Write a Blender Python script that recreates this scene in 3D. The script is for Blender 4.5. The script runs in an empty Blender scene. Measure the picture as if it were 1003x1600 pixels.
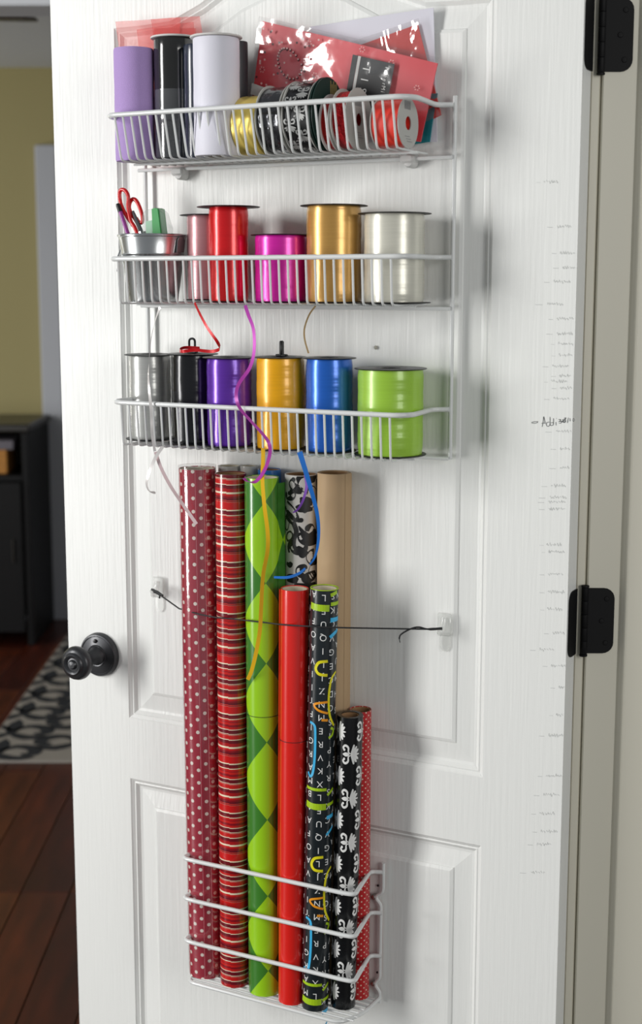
import bpy, bmesh, math, random
import numpy as np
from mathutils import Vector, Matrix, noise as mnoise
random.seed(7)
sc = bpy.context.scene
COL = sc.collection
PI = math.pi
# ------------------------------------------------------------------ camera
# World axes: the open door's face is the plane Y=0 (X runs from its free edge to its hinges), the floor is Z=0.
CAM = (1.3731, -1.762, 1.5174); YAW = .4824; PITCH = -.1598; FPX = 2233.18
_f = Vector((-math.sin(YAW)*math.cos(PITCH), math.cos(YAW)*math.cos(PITCH), math.sin(PITCH)))
_r = _f.cross(Vector((0, 0, 1))).normalized(); _u = _r.cross(_f)
cd = bpy.data.cameras.new('camera'); cam = bpy.data.objects.new('camera', cd); COL.objects.link(cam)
cam.matrix_world = Matrix(((_r.x, _u.x, -_f.x, CAM[0]), (_r.y, _u.y, -_f.y, CAM[1]), (_r.z, _u.z, -_f.z, CAM[2]), (0, 0, 0, 1)))
cd.sensor_fit = 'VERTICAL'; cd.sensor_height = 36; cd.sensor_width = 36; cd.lens = 36*FPX/1600
cd.clip_start = .05; cd.clip_end = 60
cd.dof.use_dof = True; cd.dof.focus_distance = 1.98; cd.dof.aperture_fstop = 4.5
sc.camera = cam
# ------------------------------------------------------------------ world, lights, exposure
wd = bpy.data.worlds.new('world'); sc.world = wd; wd.use_nodes = True
bg = wd.node_tree.nodes['Background']; bg.inputs[0].default_value = (.90, .95, 1, 1); bg.inputs[1].default_value = .21
def area(name, loc, target, sx, sy, power, col):
    l = bpy.data.lights.new(name, 'AREA'); l.shape = 'RECTANGLE'; l.size = sx; l.size_y = sy; l.energy = power; l.color = col
    o = bpy.data.objects.new(name, l); COL.objects.link(o); o.location = loc
    o.rotation_euler = (Vector(target)-Vector(loc)).to_track_quat('-Z', 'Y').to_euler(); return o
area('window_daylight', (-2.4, -2.9, 1.65), (.45, 0, 1.3), .8, 2.9, 149, (1, .99, .97))
area('hall_daylight', (3.6, -1.9, 1.9), (.6, .1, 1.2), 1.2, 1.6, 41, (1, .985, .95))
area('far_room_fill', (-4.75, 1.0, 1.45), (-3.2, 4.2, 2.2), 1.3, 1.3, 60, (1, .99, .96))  # added fill that brightens the far room's ceiling and walls; source assumed, unseen
sc.view_settings.view_transform = 'Standard'; sc.view_settings.look = 'None'
sc.view_settings.gamma = 1; sc.view_settings.use_curve_mapping = False; sc.view_settings.exposure = 0.0
# ------------------------------------------------------------------ geometry of pixels and house frame
def ray(px, py):
    return _f + _r*((px-501.5)/FPX) - _u*((py-800)/FPX)
def at(px, py, Y):
    d = ray(px, py); t = (Y-CAM[1])/d.y; return Vector(CAM)+d*t
HR = Vector((math.cos(YAW), math.sin(YAW), 0)); HF = Vector((-math.sin(YAW), math.cos(YAW), 0))
def H(a, b, z): return Vector((CAM[0], CAM[1], 0)) + HR*a + HF*b + Vector((0, 0, z))
def smooth(pts, n=6):
    P = [Vector(p) for p in pts]; out = []
    for i in range(len(P)-1):
        p0 = P[max(i-1, 0)]; p1 = P[i]; p2 = P[i+1]; p3 = P[min(i+2, len(P)-1)]
        for k in range(n):
            t = k/n
            out.append(.5*((2*p1)+(p2-p0)*t+(2*p0-5*p1+4*p2-p3)*t*t+(3*p1-p0-3*p2+p3)*t**3))
    out.append(P[-1]); return out
def fillet(pts, r, n=4):
    P = [Vector(p) for p in pts]; out = [P[0]]
    for i in range(1, len(P)-1):
        a = P[i-1]-P[i]; b = P[i+1]-P[i]; rr = min(r, a.length*.48, b.length*.48)
        A = P[i]+a.normalized()*rr; B = P[i]+b.normalized()*rr
        for k in range(n+1):
            t = k/n; out.append(A*(1-t)**2+P[i]*2*t*(1-t)+B*t*t)
    out.append(P[-1]); return out
# ------------------------------------------------------------------ mesh builder
class MB:
    def __init__(s): s.v = []; s.f = []; s.uv = []; s.m = []; s.cur = 0
    def add(s, vs, fs, uv=None):
        o = len(s.v); s.v += [tuple(v) for v in vs]
        for i, f in enumerate(fs):
            s.f.append([k+o for k in f]); s.uv.append(uv[i] if uv else None); s.m.append(s.cur)
        return s
    def box(s, x0, x1, y0, y1, z0, z1, T=None, bev=0.):
        if bev > 0:
            vs = []
            for z, q in ((z0, bev), (z0+bev, 0), (z1-bev, 0), (z1, bev)):
                vs += [(x0+q+bev*(1 if not q else 0), y0+q, z), (x1-q-bev*(1 if not q else 0), y0+q, z), (x1-q, y0+q+bev*(1 if not q else 0), z), (x1-q, y1-q-bev*(1 if not q else 0), z),
                       (x1-q-bev*(1 if not q else 0), y1-q, z), (x0+q+bev*(1 if not q else 0), y1-q, z), (x0+q, y1-q-bev*(1 if not q else 0), z), (x0+q, y0+q+bev*(1 if not q else 0), z)]
            fs = [list(range(7, -1, -1)), list(range(24, 32))]
            for k in range(3):
                for i in range(8): fs.append([k*8+i, k*8+(i+1) % 8, (k+1)*8+(i+1) % 8, (k+1)*8+i])
        else:
            vs = [(x0, y0, z0), (x1, y0, z0), (x1, y1, z0), (x0, y1, z0), (x0, y0, z1), (x1, y0, z1), (x1, y1, z1), (x0, y1, z1)]
            fs = [(3, 2, 1, 0), (4, 5, 6, 7), (0, 1, 5, 4), (1, 2, 6, 5), (2, 3, 7, 6), (3, 0, 4, 7)]
        if T: vs = [T(*v) for v in vs]
        return s.add(vs, fs)
    def tube(s, pts, r, seg=8, cap=True):
        P = [Vector(p) for p in pts]; n = len(P); vs = []; fs = []
        R = r if isinstance(r, (list, tuple)) else [r]*n
        t0 = (P[1]-P[0]).normalized(); up = Vector((0, 0, 1)) if abs(t0.z) < .9 else Vector((1, 0, 0))
        nx = t0.cross(up).normalized()
        for i in range(n):
            t = (P[min(i+1, n-1)]-P[max(i-1, 0)]).normalized()
            nx = (nx-t*nx.dot(t)).normalized(); ny = t.cross(nx)
            for k in range(seg):
                a = 2*PI*k/seg; vs.append(P[i]+(nx*math.cos(a)+ny*math.sin(a))*R[i])
        for i in range(n-1):
            for k in range(seg):
                fs.append([i*seg+k, i*seg+(k+1) % seg, (i+1)*seg+(k+1) % seg, (i+1)*seg+k])
        if cap: fs += [list(range(seg-1, -1, -1)), [(n-1)*seg+k for k in range(seg)]]
        return s.add(vs, fs)
    def lathe(s, prof, seg=32, T=None, a0=0., closed=False, uvr=None):
        # prof: (r, z); UV = metres round and along
        n = len(prof); vs = []; fs = []; uv = []
        for r, z in prof:
            for k in range(seg+1):
                a = a0+2*PI*k/seg; v = (r*math.cos(a), r*math.sin(a), z); vs.append(T(*v) if T else v)
        L = n if closed else n-1
        for i in range(L):
            j = (i+1) % n; ur = uvr or max(prof[i][0], prof[j][0])
            for k in range(seg):
                q = (i*(seg+1)+k, i*(seg+1)+k+1, j*(seg+1)+k+1, j*(seg+1)+k)
                fs.append(list(q)); u0 = (a0+2*PI*k/seg)*ur; u1 = (a0+2*PI*(k+1)/seg)*ur
                uv.append([(u0, prof[i][1]), (u1, prof[i][1]), (u1, prof[j][1]), (u0, prof[j][1])])
        return s.add(vs, fs, uv)
    def strip(s, pts, w, side, twist=0, tw=None, thick=.0003):
        # flat ribbon: centreline, width, preferred width direction
        P = [Vector(p) for p in pts]; n = len(P); vs = []; fs = []; side = Vector(side)
        for i in range(n):
            t = (P[min(i+1, n-1)]-P[max(i-1, 0)]).normalized()
            d = (side-t*side.dot(t)); d = d.normalized() if d.length > 1e-4 else _r.copy()
            nn = t.cross(d); a = twist*i/(n-1) if tw is None else tw(i/(n-1)); d2 = d*math.cos(a)+nn*math.sin(a); n2 = t.cross(d2)
            W = w(i/(n-1)) if callable(w) else w
            for sgn, q in ((-1, 1), (1, 1), (1, -1), (-1, -1)): vs.append(P[i]+d2*sgn*W/2+n2*q*thick/2)
        for i in range(n-1):
            for k in range(4): fs.append([i*4+k, i*4+(k+1) % 4, (i+1)*4+(k+1) % 4, (i+1)*4+k])
        fs += [[3, 2, 1, 0], [(n-1)*4+k for k in range(4)]]
        return s.add(vs, fs)
    def prism(s, poly, d0, d1, T):
        # closed 2-D polygon extruded between d0 and d1; T(u, v, d)
        n = len(poly); vs = [T(u, v, d0) for u, v in poly]+[T(u, v, d1) for u, v in poly]
        fs = [list(range(n-1, -1, -1)), list(range(n, 2*n))]+[[i, (i+1) % n, n+(i+1) % n, n+i] for i in range(n)]
        return s.add(vs, fs)
    def build(s, name, m, parent=None, sm=True, kind=None, label=None, recalc=True):
        me = bpy.data.meshes.new(name); me.from_pydata(s.v, [], s.f)
        if any(s.uv):
            ul = me.uv_layers.new(name='UVMap')
            for p, uv in zip(me.polygons, s.uv):
                if uv:
                    for li, q in zip(p.loop_indices, uv): ul.data[li].uv = q
        for x in (m if isinstance(m, (list, tuple)) else [m]): me.materials.append(x)
        for p, k in zip(me.polygons, s.m): p.material_index = k
        if recalc:
            b = bmesh.new(); b.from_mesh(me); bmesh.ops.recalc_face_normals(b, faces=b.faces); b.to_mesh(me); b.free()
        if sm:
            me.polygons.foreach_set('use_smooth', [True]*len(me.polygons))
            me.set_sharp_from_angle(angle=math.radians(38))
        o = bpy.data.objects.new(name, me); COL.objects.link(o)
        if parent: o.parent = parent
        if kind: o['kind'] = kind
        if label: o['label'] = label
        return o
def tag(o, label, cat, group=None):
    o['label'] = label; o['category'] = cat
    if group: o['group'] = group
    return o
def root(name, label=None, cat=None, loc=(0, 0, 0), axis=None, rz=0., group=None, kind=None):
    o = bpy.data.objects.new(name, None); COL.objects.link(o); o.empty_display_size = .02; o.location = loc
    if axis is not None: o.rotation_euler = Vector(axis).to_track_quat('Z', 'Y').to_euler()
    elif rz: o.rotation_euler = (0, 0, rz)
    if label: tag(o, label, cat, group)
    if kind: o['kind'] = kind
    return o
# ------------------------------------------------------------------ materials
def lin(c):
    if isinstance(c, str): c = tuple(int(c[i:i+2], 16) for i in (0, 2, 4))
    return tuple(((x/255)/12.92 if x/255 <= .04045 else ((x/255+.055)/1.055)**2.4) for x in c)+(1,)
class NT:
    def __init__(s, name):
        s.m = bpy.data.materials.new(name); s.m.use_nodes = True; s.t = s.m.node_tree; s.N = s.t.nodes; s.L = s.t.links
        s.b = s.N['Principled BSDF']
    def node(s, typ, **kw):
        n = s.N.new(typ)
        for k, v in kw.items(): setattr(n, k, v)
        return n
    def math(s, op, a, b=None, c=None):
        n = s.N.new('ShaderNodeMath'); n.operation = op
        for i, x in enumerate((a, b, c)):
            if x is None: continue
            if isinstance(x, (int, float)): n.inputs[i].default_value = x
            else: s.L.new(x, n.inputs[i])
        return n.outputs[0]
    def uv(s):
        t = s.N.new('ShaderNodeTexCoord'); x = s.N.new('ShaderNodeSeparateXYZ'); s.L.new(t.outputs['UV'], x.inputs[0]); return x.outputs[0], x.outputs[1]
    def mix(s, fac, a, b):
        n = s.N.new('ShaderNodeMix'); n.data_type = 'RGBA'
        for i, x in ((0, fac), (6, a), (7, b)):
            if isinstance(x, (int, float)): n.inputs[i].default_value = x
            elif isinstance(x, tuple): n.inputs[i].default_value = x
            else: s.L.new(x, n.inputs[i])
        return n.outputs[2]
    def noise(s, scale, stretch=(1, 1, 1), detail=2, coord='Object'):
        t = s.N.new('ShaderNodeTexCoord'); mp = s.N.new('ShaderNodeMapping'); mp.inputs['Scale'].default_value = stretch
        n = s.N.new('ShaderNodeTexNoise'); n.inputs['Scale'].default_value = scale; n.inputs['Detail'].default_value = detail
        s.L.new(t.outputs[coord], mp.inputs[0]); s.L.new(mp.outputs[0], n.inputs[0]); return n.outputs[0]
    def bump(s, h, strength=.3, dist=.001):
        n = s.N.new('ShaderNodeBump'); n.inputs['Strength'].default_value = strength; n.inputs['Distance'].default_value = dist
        s.L.new(h, n.inputs['Height']); s.L.new(n.outputs[0], s.b.inputs['Normal']); return s
    def setc(s, c):
        if isinstance(c, tuple): s.b.inputs['Base Color'].default_value = c
        else: s.L.new(c, s.b.inputs['Base Color'])
        return s
    def p(s, **kw):
        for k, v in kw.items(): s.b.inputs[k].default_value = v
        return s
def M(name, c, rough=.5, metal=0., coat=0., bump=None, spec=.5, vary=0., **kw):
    n = NT(name); c = lin(c)
    if vary:
        f = n.noise(bump[0] if bump else 40, bump[1] if bump else (1, 1, 1))
        n.setc(n.mix(f, tuple(min(1, x*(1-vary)) for x in c[:3])+(1,), tuple(min(1, x*(1+vary)) for x in c[:3])+(1,)))
    else: n.setc(c)
    n.p(Roughness=rough, Metallic=metal); n.b.inputs['Coat Weight'].default_value = coat; n.b.inputs['Coat Roughness'].default_value = .12
    n.b.inputs['Specular IOR Level'].default_value = spec
    for k, v in kw.items(): n.b.inputs[k].default_value = v
    if bump: n.bump(n.noise(bump[0], bump[1], 3), bump[2], bump[3] if len(bump) > 3 else .001)
    return n.m
def curling(name, c, rough=.27, metal=.30):
    # curling ribbon wound in flat turns: fine horizontal ridges, satin sheen
    n = NT(name); c = lin(c); t = n.node('ShaderNodeTexCoord'); x = n.node('ShaderNodeSeparateXYZ'); n.L.new(t.outputs['Object'], x.inputs[0])
    w = n.math('SINE', n.math('MULTIPLY', x.outputs[2], 2*PI/.0049))
    ns = n.noise(6, (3, 3, 160), 3)
    n.setc(n.mix(ns, tuple(q*.86 for q in c[:3])+(1,), c))
    n.p(Roughness=rough, Metallic=metal); n.b.inputs['Coat Weight'].default_value = .35; n.b.inputs['Coat Roughness'].default_value = .1
    n.b.inputs['Anisotropic'].default_value = .5
    n.bump(n.math('ADD', n.math('MULTIPLY', w, .25), n.math('MULTIPLY', ns, 1.5)), .10, .0005); return n.m
def clear(name, body, tint=(255, 255, 255), rough=.08, bump=None, refl=1.):
    # thin clear film: see-through, a little milky, glossy by Fresnel
    n = NT(name); N = n.N; n.setc(lin(tint)).p(Roughness=.5); tr = N.new('ShaderNodeBsdfTransparent'); gl = N.new('ShaderNodeBsdfAnisotropic'); gl.inputs['Roughness'].default_value = rough
    fr = N.new('ShaderNodeLayerWeight'); fr.inputs['Blend'].default_value = .35
    if bump:
        bp = N.new('ShaderNodeBump'); bp.inputs['Strength'].default_value = bump[2]; bp.inputs['Distance'].default_value = .004
        n.L.new(n.noise(bump[0], bump[1], 2), bp.inputs['Height']); n.L.new(bp.outputs[0], gl.inputs['Normal']); n.L.new(bp.outputs[0], fr.inputs['Normal'])
    m1 = N.new('ShaderNodeMixShader'); m1.inputs[0].default_value = body; n.L.new(tr.outputs[0], m1.inputs[1]); n.L.new(n.b.outputs[0], m1.inputs[2])
    m2 = N.new('ShaderNodeMixShader'); n.L.new(n.math('MINIMUM', n.math('ADD', n.math('MULTIPLY', n.math('POWER', fr.outputs['Facing'], 3.), .5*refl), .07*refl), .8), m2.inputs[0]); n.L.new(m1.outputs[0], m2.inputs[1]); n.L.new(gl.outputs[0], m2.inputs[2])
    n.L.new(m2.outputs[0], N['Material Output'].inputs['Surface']); return n.m
m_door = M('white_embossed_door_paint', 'ECEDEA', .38, bump=(9, (24, 24, 1.1), .45, .0012), spec=.45)
m_jamb = M('white_jamb_paint', 'DDD9C9', .45, bump=(8, (6, 6, 1), .05))
m_wire = M('white_vinyl_wire_coating', 'DFE1E0', .35, coat=.3, bump=(60, (1, 1, 1), .03))
m_clip = M('white_plastic_clip', 'CFCFCD', .45, bump=(80, (1, 1, 1), .05))
m_bronze = M('dark_bronze_metal', '3A3B3E', .40, metal=.55, coat=.2, bump=(90, (1, 1, 1), .05))
m_hinge = M('black_hinge_paint', '131314', .6, bump=(150, (1, 1, 1), .08), spec=.2)
m_screw = M('steel_screw', 'A9A9A6', .3, metal=1, bump=(200, (1, 1, 1), .05))
m_blackpl = M('black_plastic', '17181A', .38, bump=(120, (1, 1, 1), .03))
m_cord = M('black_elastic_cord', '1B1C1E', .6, bump=(900, (1, 1, 1), .4, .0005))
m_core = M('brown_cardboard_core', '9A7550', .85, bump=(60, (1, 1, 8), .1), vary=.08)
m_cream = M('cream_cardboard_core', 'D8CDB6', .8, bump=(60, (1, 1, 1), .06))
m_white = M('white_print', 'E6E6E4', .4, bump=(100, (1, 1, 1), .02))
m_blackpr = M('black_print', '141416', .45, bump=(100, (1, 1, 1), .02))
m_hook = clear('clear_plastic_hook', .25, (240, 242, 238), .12)
m_strip = clear('clear_adhesive_strip', .25, (228, 230, 226), .3)
# ------------------------------------------------------------------ the door (structure)
DW, DT, DH = .813, .035, 2.042
door = root('door_1', kind='structure'); door['label'] = 'open white six-panel style moulded door holding wire baskets'
# panel openings (outer outline); lower rectangle and upper with arched top
LO, RO = .1132, DW-.1132
low = [(LO, .22), (RO, .22), (RO, .749), (LO, .749)]
zt = 1.884
arch = []
for k in range(0, 13):
    t = k/12; x = RO-(RO-LO)*t; u = 2*t-1
    au = abs(u)
    arch.append((x, zt-.006+.065*(1 if au < .12 else (math.cos((au-.12)/.62*PI)*.5+.5 if au < .74 else 0))))
up = [(LO, .847), (RO, .847)]+arch
def offset(poly, d):
    n = len(poly); out = []
    for i in range(n):
        a = Vector(poly[i-1]); b = Vector(poly[i]); c = Vector(poly[(i+1) % n])
        e1 = (b-a).normalized(); e2 = (c-b).normalized(); n1 = Vector((-e1.y, e1.x)); n2 = Vector((-e2.y, e2.x))
        m = (n1+n2).normalized(); k = d/max(.35, m.dot(n1)); out.append((b.x+m.x*k, b.y+m.y*k))
    return out
prof = [(0, 0), (.0015, .0015), (.0055, .0042), (.0075, .0036), (.0125, .0080), (.0165, .0086), (.0200, .0082), (.0415, .0050), (.0425, .0035), (.0468, .0018)]
mb = MB()
for pl in (low, up):
    n = len(pl); rings = []
    for d, y in prof: rings.append([(x, y, z) for x, z in offset(pl, d)])
    for a, b in zip(rings, rings[1:]):
        mb.add(a+b, [[i, (i+1) % n, n+(i+1) % n, n+i] for i in range(n)])
    mb.add(rings[-1], [list(range(n))])
# stiles, rails round the openings
mb.add([(0, 0, .01), (LO, 0, .01), (LO, 0, DH), (0, 0, DH)], [[0, 1, 2, 3]])
mb.add([(RO, 0, .01), (DW, 0, .01), (DW, 0, DH), (RO, 0, DH)], [[0, 1, 2, 3]])
mb.add([(LO, 0, .01), (RO, 0, .01), (RO, 0, .22), (LO, 0, .22)], [[0, 1, 2, 3]])
mb.add([(LO, 0, .749), (RO, 0, .749), (RO, 0, .847), (LO, 0, .847)], [[0, 1, 2, 3]])
for (x1, z1), (x0, z0) in zip(arch, arch[1:]): mb.add([(x0, 0, z0), (x1, 0, z1), (x1, 0, DH), (x0, 0, DH)], [[0, 1, 2, 3]])
mb.add([(0, 0, .01), (DW, 0, .01), (DW, 0, DH), (0, 0, DH), (0, DT, .01), (DW, DT, .01), (DW, DT, DH), (0, DT, DH)], [[4, 7, 6, 5], [0, 4, 5, 1], [1, 5, 6, 2], [2, 6, 7, 3], [3, 7, 4, 0]])
slab = mb.build('door_slab', m_door, door, sm=False, recalc=False)
# knob, on the axis pointing out of the door
KX, KZ = .062, .943
Tk = lambda x, y, z: (KX+x, -z, KZ+y)
kn = MB(); kn.lathe([(.0, 0.0750), (.0052, 0.0746), (.0068, 0.0728), (.0078, 0.0710), (.0098, 0.0708), (.0125, 0.0734), (.0148, 0.0740), (.0172, 0.0725), (.0183, 0.0702), (.0200, 0.0695), (.0228, 0.0685), (.0250, 0.0655), (.0262, 0.0615), (.0262, 0.0580), (.0248, 0.0545), (.0215, 0.0515), (.0165, 0.0495), (.0130, 0.0470), (.0115, 0.0420), (.0112, 0.0180), (.0150, 0.0120)], 48, Tk)
knob = kn.build('door_knob', m_bronze, door)
rs = MB(); rs.lathe([(.0150, .0125), (.0165, .0128), (.0172, .0110), (.0240, .0098), (.0292, .0085), (.0305, .0096), (.0325, .0092), (.0342, .0065), (.0348, .0000)], 56, Tk); rs.build('rosette', m_bronze, knob)
pn = MB(); pn.lathe([(0, .0135), (.0024, .0130), (.0032, .0112), (.0032, .0085)], 16, lambda x, y, z: (KX-.002+x, -z, KZ+.0228+y)); pn.build('privacy_pin', m_blackpl, knob)
# hinges: door leaf on the door's edge, knuckle, jamb leaf (parallel to the jamb face)
KN = H(.3505, 1.8555, 0)
def leaf_poly(w, h, r, n=5):
    pts = [(0, -h/2)]
    for cx, cz, a0 in ((w-r, -h/2+r, -PI/2), (w-r, h/2-r, 0)):
        for k in range(n+1):
            a = a0+PI/2*k/n; pts.append((cx+r*math.cos(a), cz+r*math.sin(a)))
    return pts+[(0, h/2)]
for zc in (1.0715, 1.8215):
    hg = root('hinge', loc=(0, 0, 0)); hg.parent = door
    a = MB(); a.prism(leaf_poly(.032, .089, .014), 0, .0016, lambda u, v, d: (DW+d+.0002, .037-u, zc+v)); a.build('hinge_leaf', m_hinge, hg, sm=False)
    b = MB(); b.prism(leaf_poly(.0375, .089, .0145), 0, .0016, lambda u, v, d: tuple(H(.3525+u, 1.8572-d, zc+v))); b.build('hinge_leaf', m_hinge, hg, sm=False)
    c = MB(); x, y = KN.x, KN.y
    for k in range(5): c.lathe([(0, -.0455+.0182*k), (.0044, -.0452+.0182*k), (.0048, -.0447+.0182*k), (.0048, -.0278+.0182*k), (.0044, -.0274+.0182*k), (0, -.0273+.0182*k)], 14, lambda X, Y, Z: (x+X, y+Y, zc+Z))
    for s in (-1, 1): c.lathe([(.0044, s*.0455), (.0054, s*.0460), (.0052, s*.0482), (0, s*.0490)], 14, lambda X, Y, Z: (x+X, y+Y, zc+Z))
    c.build('hinge_knuckle', m_hinge, hg)
    for zz in (-.030, 0, .030):
        q = MB(); uu = .027 if zz else .021
        q.lathe([(0, .0012), (.0030, .0010), (.0037, 0)], 12, lambda X, Y, Z: tuple(H(.3525+uu+X, 1.8556-Z, zc+zz+Y))); q.build('hinge_screw', m_hinge, hg)
# pencil writing on the hinge stile
m_pencil = M('pencil_grey', 'BCBEBD', .8, bump=(300, (1, 1, 1), .1)); m_pen = M('dark_pencil', '5A5D5E', .8, bump=(300, (1, 1, 1), .1)); m_faint = M('faint_pencil', 'D0D2D0', .8, bump=(300, (1, 1, 1), .1))
def pencil(strokes, w, m, name='pencil_mark'):
    q = MB()
    for st in strokes:
        P = [at(x, y, -.0003) for x, y in st]
        if len(P) > 2: P = smooth(P, 4)
        q.strip(P, w, (0, 0, 1) if abs((P[-1]-P[0]).z) < abs((P[-1]-P[0]).x) else (1, 0, 0), thick=.0001)
    return q.build(name, m, door, sm=False)
S = lambda L: [[(820+x/11.14, 620+y/11.14) for x, y in s] for s in L]
pencil(S([[(115, 450), (150, 435), (225, 432), (190, 458), (120, 458)], [(300, 520), (318, 430), (328, 345), (345, 420), (355, 470)], [(290, 462), (350, 455)],
          [(425, 440), (380, 450), (375, 495), (405, 515), (435, 480), (437, 350)], [(437, 480), (455, 500), (490, 490), (495, 450), (450, 455)], [(495, 485), (498, 375)], [(540, 440), (542, 495)], [(548, 375), (552, 380)],
          [(585, 395), (625, 400), (600, 430), (650, 425), (620, 460), (590, 455)], [(585, 432), (660, 430)], [(650, 400), (690, 395), (700, 430), (660, 440), (665, 405)], [(680, 375), (715, 365), (700, 400), (710, 430), (680, 450), (670, 425), (715, 370)],
          [(740, 455), (755, 365)], [(785, 375), (788, 425)], [(850, 375), (835, 400), (845, 430), (862, 405), (850, 375)]]), .0007, m_pen)
R2 = random.Random(3)
marks = [(838, 285, 8), (855, 355, 12), (862, 396, 10), (864, 419, 12), (850, 441, 12), (836, 476, 16), (857, 499, 10), (853, 522, 14), (861, 538, 8), (862, 556, 8), (848, 573, 12), (861, 588, 10), (850, 597, 8), (862, 607, 10), (850, 624, 12), (852, 675, 14), (860, 702, 12), (858, 732, 14), (846, 760, 12), (842, 778, 14), (840, 785, 14), (842, 796, 12), (843, 852, 8), (846, 863, 8), (843, 898, 10), (843, 926, 10), (844, 953, 8), (850, 990, 10), (828, 1016, 12), (848, 1041, 10), (860, 1075, 10), (858, 1118, 8), (842, 1150, 12), (840, 1213, 10), (834, 1243, 12), (830, 1272, 10), (832, 1300, 10), (824, 1320, 12), (812, 1364, 14)]
for x, y, w in marks:
    xe = 906-(y-300)*.0255-6
    pencil([[(x, y), (x+w*.7, y+.3)]], .0005, m_pencil if w > 9 else m_faint)
    st = []; xx = x+w+3
    while xx < min(x+w+26, xe):
        h = R2.uniform(1.5, 4.2); st.append([(xx, y+R2.uniform(-2, 1)), (xx+.8, y-h), (xx+2.2, y+R2.uniform(-1, 2)), (xx+2.8, y-h*.4)]); xx += R2.uniform(3, 4.6)
    if st: pencil(st, .00028, m_faint)
sm_ = MB(); c = at(587, 543, 0); sm_.lathe([(0, .0006), (.0012, .0009), (.0026, .0004), (.0028, 0)], 12, lambda X, Y, Z: (c.x+X, -Z, c.z+Y)); sm_.build('nail_hole', M('filled_nail_hole', 'A39F93', .7, bump=(200, (1, 1, 1), .2)), door)
# ------------------------------------------------------------------ jamb, stop and casing (structure, square to the house)
def hbox(mbx, a0, a1, b0, b1, z0, z1, bev=0): return mbx.box(a0, a1, b0, b1, z0, z1, T=lambda a, b, z: tuple(H(a, b, z)), bev=bev)
def hstruct(name, m, *bx, bev=.0015):
    q = MB()
    for t in bx: hbox(q, *t, bev=bev)
    return q.build(name, m, None, sm=False, kind='structure')
hstruct('trim_1', m_jamb, (.3535, .60, 1.8575, 1.877, 0, 2.06))
q = MB(); q.prism([(.3965, 1.8574), (.3985, 1.8535), (.4035, 1.8470), (.4060, 1.8455), (.445, 1.8455), (.445, 1.8574)], 0, 2.05, lambda u, v, d: tuple(H(u, v, d))); q.build('trim_2', m_jamb, None, sm=False, kind='structure')
hstruct('trim_3', m_jamb, (.338, .3532, 1.8615, 1.890, 0, 2.12), (.320, .3378, 1.868, 1.894, 0, 2.12), bev=.003)
hstruct('wall_right', M('olive_wall_paint_near', 'A49C72', .8, bump=(90, (1, 1, 1), .05)), (.30, .60, 1.896, 2.00, 0, 2.43), bev=0)
# ------------------------------------------------------------------ far room
m_olive = M('olive_wall_paint', 'A2986A', .8, bump=(90, (1, 1, 1), .05))
m_ceil = M('ceiling_paint', 'CDD0D4', .85, bump=(120, (1, 1, 1), .1))
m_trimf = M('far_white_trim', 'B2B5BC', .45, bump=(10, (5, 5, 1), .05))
hstruct('wall_back', m_olive, (-4.2, 3.2, 6.36, 6.46, 0, 2.43), bev=0)
hstruct('ceiling', m_ceil, (-4.2, 3.2, 2.4, 6.5, 2.425, 2.5), bev=0)
hstruct('wall_middle', m_ceil, (-4.2, -.05, 3.15, 3.28, 2.093, 2.424), bev=.004)
hstruct('wall_left', m_olive, (-4.3, -4.2, 2.4, 6.5, 0, 2.43), bev=0)
hstruct('baseboard_back', m_trimf, (-4.2, -1.245, 6.34, 6.359, 0, .11), (-.30, 3.2, 6.34, 6.359, 0, .11))
hstruct('trim_4', m_trimf, (-1.235, -1.14, 6.325, 6.359, 0, 2.10), (-.42, -.325, 6.325, 6.359, 0, 2.10), (-1.139, -.421, 6.325, 6.359, 2.01, 2.10), bev=.006)
d2 = root('door_2', kind='structure')
q = MB(); hbox(q, -1.138, -.422, 6.335, 6.358, .01, 2.008, bev=.002); q.build('door_slab', m_trimf, d2, sm=False)
for a0, a1 in ((-1.06, -.83), (-.73, -.50)):
    for z0, z1 in ((.25, .85), (1.05, 1.85)):
        q = MB(); hbox(q, a0, a1, 6.325, 6.334, z0, z1, bev=.004); q.build('panel', m_trimf, d2, sm=False)
# floor: base and planks
m_fl = M('floor_base', '120A07', .6, bump=(20, (1, 1, 1), .1))
def wood(name, c1, c2):
    n = NT(name); f = n.noise(14, (2.2, .35, 1), 5); g = n.noise(4, (1, .6, 1), 2)
    n.setc(n.mix(n.math('MULTIPLY', f, n.math('MULTIPLY', g, 1.9)), lin(c1), lin(c2))).p(Roughness=.36); n.bump(f, .25, .002); return n.m
m_pl = [wood('dark_red_wood_%d' % i, a, b) for i, (a, b) in enumerate((('1E0C06', '74331A'), ('190A06', '5F2513'), ('251108', '7E4020')))]
fl = MB(); hbox(fl, -4.2, 3.2, -.6, 6.5, -.03, -.006); flo = fl.build('floor', m_fl, None, sm=False, kind='structure')
pm = {}
def plank_mesh(L, k):
    if (L, k) not in pm:
        q = MB(); q.box(.0012, .1218, .0012, L-.0012, -.006, 0, bev=.0012); o = q.build('plank', m_pl[k], None, sm=False); pm[(L, k)] = o.data; bpy.data.objects.remove(o)
    return pm[(L, k)]
Rp = random.Random(11)
for i in range(-17, 5):
    b = 2.2-Rp.choice((0, .3, .6))
    while b < 6.3:
        L = Rp.choice((.9, 1.2, .6)); o = bpy.data.objects.new('plank', plank_mesh(L, Rp.randrange(3))); COL.objects.link(o); o.parent = flo
        o.location = H(i*.123-.017, b, 0); o.rotation_euler = (0, 0, YAW); b += L
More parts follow.
